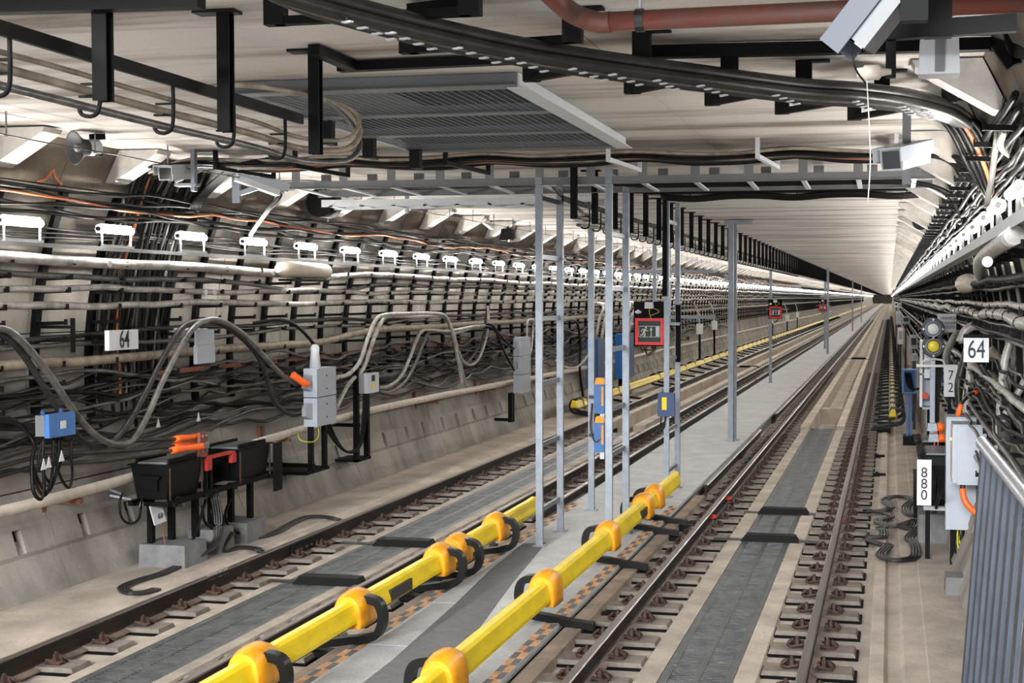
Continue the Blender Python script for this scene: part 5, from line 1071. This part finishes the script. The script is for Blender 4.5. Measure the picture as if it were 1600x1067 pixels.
x0, x1, z0, z1 = fbox(1441, 1480, 806, 850, 15.0); solo('concrete_pedestal', MB().box(x0 - .03, x1 + .1, 15.6, 16.3, .03, .36, tx=.006), 'pedestal_concrete', 'grey concrete pedestal behind the 880 board on the right', 'pedestal', loc=(x0, 15.2, .05))
x0, x1, z0, z1 = fbox(1433, 1455, 718, 790, 13.9); t = thing('number_board', 'narrow upright white board with 880 on the right', 'sign', (x0, 13.9, z0)); obj('panel', MB().box(x0, x1, 13.9, 13.92, z0, z1), 'sign_white', t); h = (z1 - z0)
for k, c in enumerate('880'): text(c, .145, ((x0 + x1) / 2, 13.895, z1 - .135 - k * .115), (math.pi / 2, 0, 0), t, 'ink', .95)
obj('mount', MB().box(x0 + .05, x0 + .08, 13.92, 14.78, z1 - .1, z1 - .06).box(x0 + .05, x0 + .08, 13.92, 14.62, z0 + .1, z0 + .14), 'black_paint', t)
# right tubs
t = thing('equipment_stand', 'black steel stand under the right black tubs with pale shelf bar', 'stand', (.45, 15.3, .05)); obj('shelf_bar', MB().box(PY(1443, 812, 14.6).x, .62, 14.58, 14.66, .57, .61), 'grey_light', t)
x = PY(1450, 830, 14.7).x; obj('leg', MB().box(x - .03, x + .02, 14.66, 14.72, .03, .6), 'black_paint', t); obj('frame', MB().bar((.33, 14.6, .63), (.33, 17.4, .63), .05, .05).bar((.72, 14.6, .63), (.72, 17.4, .63), .05, .05).box(.31, .74, 17.35, 17.4, .03, .63).box(.7, .74, 14.7, 14.75, .03, .63), 'black_paint', t)
tub(.33, .72, 14.75, 15.55, .66, 1.13, 'nearer black tub with grey lid on the right behind the 880 board'); tub(.33, .70, 16.5, 17.2, .66, 1.08, 'farther black tub with grey lid on the right under the orange plugs')
for i, (px, py) in enumerate(((1462, 667), (1464, 684))):
    q = PY(px, py, 16.0); t = thing('orange_plug', 'silver and orange plug above the right black tubs, %s' % ('upper', 'lower')[i], 'plug', tuple(q)); obj('orange_boot', MB().tube([q + Vector((.02, 0, 0)), q + Vector((.1, 0, .0))], [.055, .05], 10), 'orange_rubber', t, smooth=True); obj('silver_lug', MB().box(q.x - .1, q.x + .02, q.y - .04, q.y + .04, q.z - .045, q.z + .045, tx=.01), 'galvanised', t); obj('stalk', MB().box(q.x - .02, q.x + .02, q.y - .02, q.y + .02, 1.0, q.z), 'red_dull', t)
for i in range(4): loop([(1457 + i * 4, 745, .5), (1455 + i * 4, 775, .5), (1452 + i * 3, 800, .5)], .5, .018, 'cable_black', 'black cable hanging behind the 880 board', 'cables behind the 880 board', 6)
# 64 board and others
x0, x1, z0, z1 = fbox(1506, 1545, 528, 566, 11.7); t = thing('number_board', 'square white board with number 64 on the right wall', 'sign', (x0, 11.7, z0)); obj('panel', MB().box(x0, x1, 11.7, 11.73, z0, z1), 'sign_white', t); text('64', .225, ((x0 + x1) / 2, 11.694, (z0 + z1) / 2), (math.pi / 2, 0, 0), t, 'ink', .66); obj('mount', MB().box(x0 + .1, x0 + .14, 11.732, 11.8, z1 - .06, z1 + .03).box(x0, xr(2.3), 11.75, 11.8, z1 + .0, z1 + .03), 'black_paint', t)
x0, x1, z0, z1 = fbox(1475, 1496, 570, 620, 16.6); t = thing('number_board', 'white upright board with 72 beside the signal', 'sign', (x0, 16.6, z0)); obj('panel', MB().box(x0, x1, 16.6, 16.62, z0, z1), 'sign_white', t)
for k, c in enumerate('72'): text(c, .165, ((x0 + x1) / 2, 16.594, z1 - .13 - k * .15), (math.pi / 2, 0, 0), t, 'ink', .85)
obj('post', MB().box(x0 + .05, x0 + .13, 16.65, 16.72, .03, z0 + .1).box(x0 + .05, x0 + .09, 16.62, 16.66, z0, z1 - .05), 'black_paint', t)
x0, x1, z0, z1 = fbox(1465, 1494, 490, 519, 17.7); t = thing('text_board', 'white board with three lines of Cyrillic text behind the signal', 'sign', (x0, 17.7, z0)); obj('panel', MB().box(x0, x1, 17.7, 17.72, z0, z1), 'sign_white', t)
text('ГРАНИЦА\nСТАНЦИИ\n"РЕКОВО"', .054, ((x0 + x1) / 2 + .02, 17.694, (z0 + z1) / 2 + .0), (math.pi / 2, 0, 0), t, 'ink', .8, line=1.05); obj('mount', MB().box(x1 - .05, xr(2.4), 17.73, 17.77, z0 + .03, z0 + .06), 'black_paint', t)
# two lens signal
c1 = PY(1458, 514, 17); c2 = PY(1458.5, 541, 17); t = thing('track_signal', 'dark two lens track signal on a white mast by the right wall', 'signal', (c1.x, 17, .05))
for c, lm, nm in ((c1, 'lens_clear', 'clear_lens'), (c2, 'lens_amber', 'amber_lens')):
    h_ = obj('signal_head', MB().tube([c + Vector((0, .12, 0)), c + Vector((0, .1, 0)), c + Vector((0, -.02, 0)), c + Vector((0, -.03, 0))], [.10, .14, .14, .128], 20), 'signal_black', t)
    obj('lens_ring', MB().tube([c + Vector((0, -.025, 0)), c + Vector((0, -.06, 0)), c + Vector((0, -.06, 0)), c + Vector((0, -.03, 0))], [.1, .098, .085, .08], 18, caps=False), 'galvanised', h_, smooth=True)
    obj(nm, MB().tube([c + Vector((0, -.028, 0)), c + Vector((0, -.045, 0)), c + Vector((0, -.052, 0))], [.084, .06, .02], 16), lm, h_, smooth=True)
    m = MB()
    for k in range(4): a = math.pi / 2 * k; m.cyl(c + Vector((.118 * math.cos(a), -.03, .118 * math.sin(a))), c + Vector((.118 * math.cos(a), -.045, .118 * math.sin(a))), .014, 6)
    obj('bolt', m, 'white_plastic', h_)
obj('mast', MB().box(c1.x - .03, c1.x + .03, 17.05, 17.11, .05, c2.z), 'galvanised', t); obj('stand_off', MB().box(c1.x - .2, c1.x + .3, 17.0, 17.12, c2.z - .26, c2.z - .23).tube(spline([(c2.x - .14, 17.02, c2.z - .24), (c2.x - .1, 17, c2.z - .17), (c2.x + .1, 17, c2.z - .17), (c2.x + .14, 17.02, c2.z - .24)], 3), .012, 6), 'white_paint', t)
x0, x1, z0, z1 = fbox(1438, 1462, 532, 640, 17.3); t = thing('relay_cabinet', 'open white relay cabinet with a red lamp under the signal', 'cabinet', (x0, 17.3, z0)); obj('back', MB().box(x0, x1 + .05, 17.55, 17.6, z0, z1), 'box_grey', t); obj('left_side', MB().box(x0, x0 + .03, 17.3, 17.55, z0, z1), 'white_plastic', t); obj('shelf', MB().box(x0, x1, 17.3, 17.55, z0, z0 + .03).box(x0, x1, 17.3, 17.55, (z0 + z1) / 2, (z0 + z1) / 2 + .02), 'box_grey_dark', t)
obj('blue_unit', MB().box(x1 - .06, x1 + .08, 17.25, 17.5, z0 + .3, z0 + .65), 'blue_paint', t); obj('relay', MB().box(x0 + .05, x0 + .12, 17.28, 17.5, z0 + .4, z0 + .75), 'white_plastic', t); q = PY(1446, 618, 17.25); obj('red_lamp', MB().cyl(q, q + Vector((0, -.04, 0)), .045, 10), 'red_dull', t); obj('leg', MB().box(x0 + .1, x0 + .15, 17.75, 17.5, .03, z0).box(x1 - .05, x1, 17.75, 17.5, .03, z0), 'black_paint', t)
m = MB()
for k in range(4): m.tube(spline([(x0 + .15 + k * .03, 17.25, z0 + .9), (x0 + .2 + k * .02, 17.2, z0 + .5), (x1 + .0 + k * .01, 17.2, z0 + .1), (x1 + .03, 17.3, .25)], 4), .013, 6)
obj('wiring', m, 'cable_black', t)
x0, x1, z0, z1 = fbox(1447, 1464, 640, 668, 19); t = thing('white_box', 'small white box with oval window under the relay cabinet', 'box', (x0, 19, z0)); obj('body', MB().box(x0, x1, 19, 19.15, z0, z1), 'box_grey', t); obj('window', MB().cyl(((x0 + x1) / 2, 19, (z0 + z1) / 2), ((x0 + x1) / 2, 18.99, (z0 + z1) / 2), .035, 12), 'cable_dark', t); obj('post', MB().box(x0 + .05, x0 + .09, 19.05, 19.1, .03, z0), 'black_paint', t)
x0, x1, z0, z1 = fbox(1499, 1534, 608, 650, 17.5); t = thing('white_box', 'pale grey junction cabinet behind the tall right cabinet', 'cabinet', (x0, 17.5, z0)); obj('body', MB().box(x0, x1, 17.5, 17.8, z0 - .3, z1), 'box_grey_dark', t); obj('door', MB().box(x0 + .02, x0 + .2, 17.48, 17.5, z0 - .25, z1 - .03), 'box_grey', t); obj('leg', MB().box(x0 + .1, x0 + .15, 17.6, 17.65, .03, z0 - .3), 'black_paint', t)
# blue junction box on legs
x0, x1, z0, z1 = fbox(1410, 1432, 577, 615, 26); t = thing('blue_junction_box', 'open blue junction box on blue legs beside the right contact rail', 'box', (x0, 26, .05)); e = .035
obj('frame', MB().box(x0, x1, 26.25, 26.28, z0, z1).box(x0, x0 + e, 26, 26.25, z0, z1).box(x1 - e, x1, 26, 26.25, z0, z1).box(x0 + e, x1 - e, 26, 26.25, z1 - e, z1).box(x0 + e, x1 - e, 26, 26.25, z0, z0 + e), 'blue_paint', t); obj('leg', MB().box(x0 + .08, x0 + .12, 26.1, 26.16, .15, z0), 'blue_paint', t); obj('leg', MB().box(x1 - .12, x1 - .08, 26.1, 26.16, .15, z0), 'blue_paint', t); obj('plinth', MB().box(x0 + .02, x1 + .1, 25.9, 26.4, .03, .2), 'black_bracket', t)
m = MB()
for k in range(4): m.tube(spline([(x0 + .06 + .03 * k, 26.15, z1 - .08), (x0 + .1 + .03 * k, 26.0, z0 + .15), (x0 + .2 + .03 * k, 26.0, z0 + .08), (x1 + .15, 26.1, z0 + .12 + .03 * k)], 4), .014, 6)
obj('cable', m, 'cable_black', t)
# far boxes on the right
for i, (xa, xb, yt, yb, Y, mm, l) in enumerate(((1400, 1408, 486, 507, 52, 'box_grey', 'far pale grey box by the right wall'), (1409, 1422, 494, 506, 48, 'box_grey', 'far wide pale box group by the right wall'), (1403, 1411, 512, 538, 40, 'white_paint', 'far white box on a post right of the contact rail'), (1421, 1434, 524, 545, 31, 'box_grey', 'pale box just left of the relay cabinet'), (1425, 1434, 553, 564, 29, 'box_grey', 'small pale socket left of the relay cabinet'), (1398, 1403, 472, 480, 80, 'sign_white', 'tiny far white plate by the right wall'), (1404, 1409, 473, 481, 78, 'sign_white', 'tiny far white disc plate by the right wall'))):
    x0, x1, z0, z1 = fbox(xa, xb, yt, yb, Y); t = thing('far_box', l, 'box', (x0, Y, z0)); obj('body', MB().box(x0, x1, Y, Y + .3, z0, z1), mm, t); obj('post', MB().box((x0 + x1) / 2 - .03, (x0 + x1) / 2 + .03, Y + .1, Y + .16, .03, z0), 'cable_dark', t); obj('cover', MB().box(x0 + (x1 - x0) * .2, x1 - (x1 - x0) * .2, Y - .03, Y, z0 + (z1 - z0) * .3, z1 - (z1 - z0) * .2), 'cable_dark' if i % 2 else 'box_grey_dark', t)
# upright pale conduits by the right 64 board
def rloop(pts, Y, r, m, label, grp=None, n=9): return cable([PY(p[0], p[1], p[2] if len(p) > 2 else Y) for p in pts], r, m, label, grp, n, 6)
rloop([(1596, 505), (1583, 525), (1571, 560), (1566, 600), (1562, 650), (1558, 710), (1556, 760)], 11.9, .036, 'cable_light', 'pale thick conduit standing right of the right 64 board, left one')
rloop([(1604, 512), (1594, 535), (1580, 565), (1574, 600), (1570, 640), (1566, 700), (1564, 750)], 12.1, .036, 'cable_light', 'pale thick conduit standing right of the right 64 board, right one')
rloop([(1606, 585), (1590, 615), (1575, 640), (1568, 652)], 11.6, .03, 'cable_light', 'slanting pale pipe running into the grey funnel at right')
q = PY(1569, 655, 11.6); solo('pipe_funnel', MB().tube([q + Vector((0, 0, .04)), q + Vector((0, 0, .02)), q + Vector((0, 0, -.02)), q + Vector((0, 0, -.06)), q + Vector((0, 0, -.3)), (q.x, q.y, .03)], [.03, .09, .105, .06, .05, .05], 12), 'cable_grey', 'grey mushroom shaped pipe funnel at the right', 'funnel', smooth=True)
rloop([(1512, 545), (1505, 570), (1498, 600), (1500, 640)], 16, .05, 'cable_dark', 'dark thick cable curving down between the 72 and 64 boards')
rloop([(1518, 566), (1515, 590), (1510, 620), (1510, 650)], 15.5, .045, 'cable_light', 'pale conduit dropping below the right 64 board')
rloop([(1500, 535), (1510, 515), (1530, 508), (1560, 510), (1600, 512)], 15.0, .05, 'cable_light', 'pale thick cable arching over the right 64 board')
rloop([(1478, 575), (1480, 550), (1485, 538), (1490, 528), (1499, 515)], 18.6, .05, 'cable_light', 'pale conduit bend between the signal and the 64 board')
rloop([(1545, 545), (1560, 560), (1580, 575), (1606, 590)], 12.6, .05, 'cable_tan', 'tan cable descending right of the right 64 board')
for i in range(8):
    rloop([(1520 + i * 4, 560 + i * 3), (1545 + i * 5, 600 + i * 4), (1565 + i * 3, 640 + i * 6), (1604, 660 + i * 10)], 13.2 - i * .15, .012, ('cable_grey', 'cable_dark', 'cable_black')[i % 3], 'thin cable in the tangle right of the cabinets', 'tangle right of the cabinets', 5)
# looms on the right floor
def gl(pts): return [PZ(px, py, .045) for px, py in pts]
loom(gl([(1352, 798), (1375, 798), (1392, 792), (1382, 782), (1395, 776), (1415, 776), (1425, 782), (1415, 792), (1418, 802), (1432, 806)]), 'four cable loom winding on the right floor, farthest', 4, .015)
loom(gl([(1352, 797), (1385, 802), (1390, 808), (1372, 812), (1378, 819), (1400, 822), (1432, 812)]), 'four cable loom winding on the right floor, second', 4, .015)
loom(gl([(1352, 838), (1378, 838), (1380, 830), (1376, 824), (1400, 821), (1425, 826), (1433, 816)]), 'four cable loom winding on the right floor, third', 4, .015)
loom(gl([(1352, 842), (1375, 850), (1388, 852), (1376, 866), (1390, 874), (1415, 874), (1430, 868), (1428, 850), (1420, 840), (1432, 828)]), 'four cable loom winding on the right floor, nearest', 4, .015)
# black fixings lying by the right gutter
for i, (px, py) in enumerate(((1370, 712), (1370, 741))):
    q = PZ(px, py, .03); solo('foot_plate', MB().box(q.x - .1, q.x + .14, q.y - .05, q.y + .05, 0, .05).cyl((q.x, q.y, .04), (q.x, q.y, .07), .02, 6), 'black_paint', 'black foot plate without bracket near the right gutter, %s' % ('farther', 'nearer')[i], 'plate', loc=(q.x, q.y, 0))
# ------------------------------------------------------------------ platform end railing at the lower right
t = thing('platform_railing', 'blue grey platform railing of upright slats with worn steel top rail', 'railing', (.42, 5.4, 1.1))
a = PY(1535, 692, 5.45); d = PY(1606, 780, 4.15) - a
obj('top_rail', MB().tube([a + d * -.01, a, a + d * 1.0, a + d * 2.2], .026, 10), 'railing_top', t, smooth=True)
for k in range(16):
    p = a + d * (.03 + .14 * k); obj('baluster', MB().bar((p.x - .01 - .07, p.y + .02, 1.12), (p.x, p.y, p.z - .02), .10, .014, up=(1, 0, 0)), 'railing_blue', t)
obj('bottom_rail', MB().bar((a.x - .08, a.y, 1.15), (a.x - .08 + d.x * 2.2, a.y + d.y * 2.2, 1.15), .04, .05), 'railing_blue', t)

# lettering becomes plain mesh
dg = bpy.context.evaluated_depsgraph_get(); dg.update()
for o in [o for o in COL.objects if o.type == 'FONT']:
    me = bpy.data.meshes.new_from_object(o.evaluated_get(dg)); n = bpy.data.objects.new('writing', me); COL.objects.link(n)
    n.parent = o.parent; n.location = o.location; n.rotation_euler = o.rotation_euler; n.scale = o.scale
    if not me.materials: me.materials.append(o.data.materials[0])
    bpy.data.objects.remove(o)
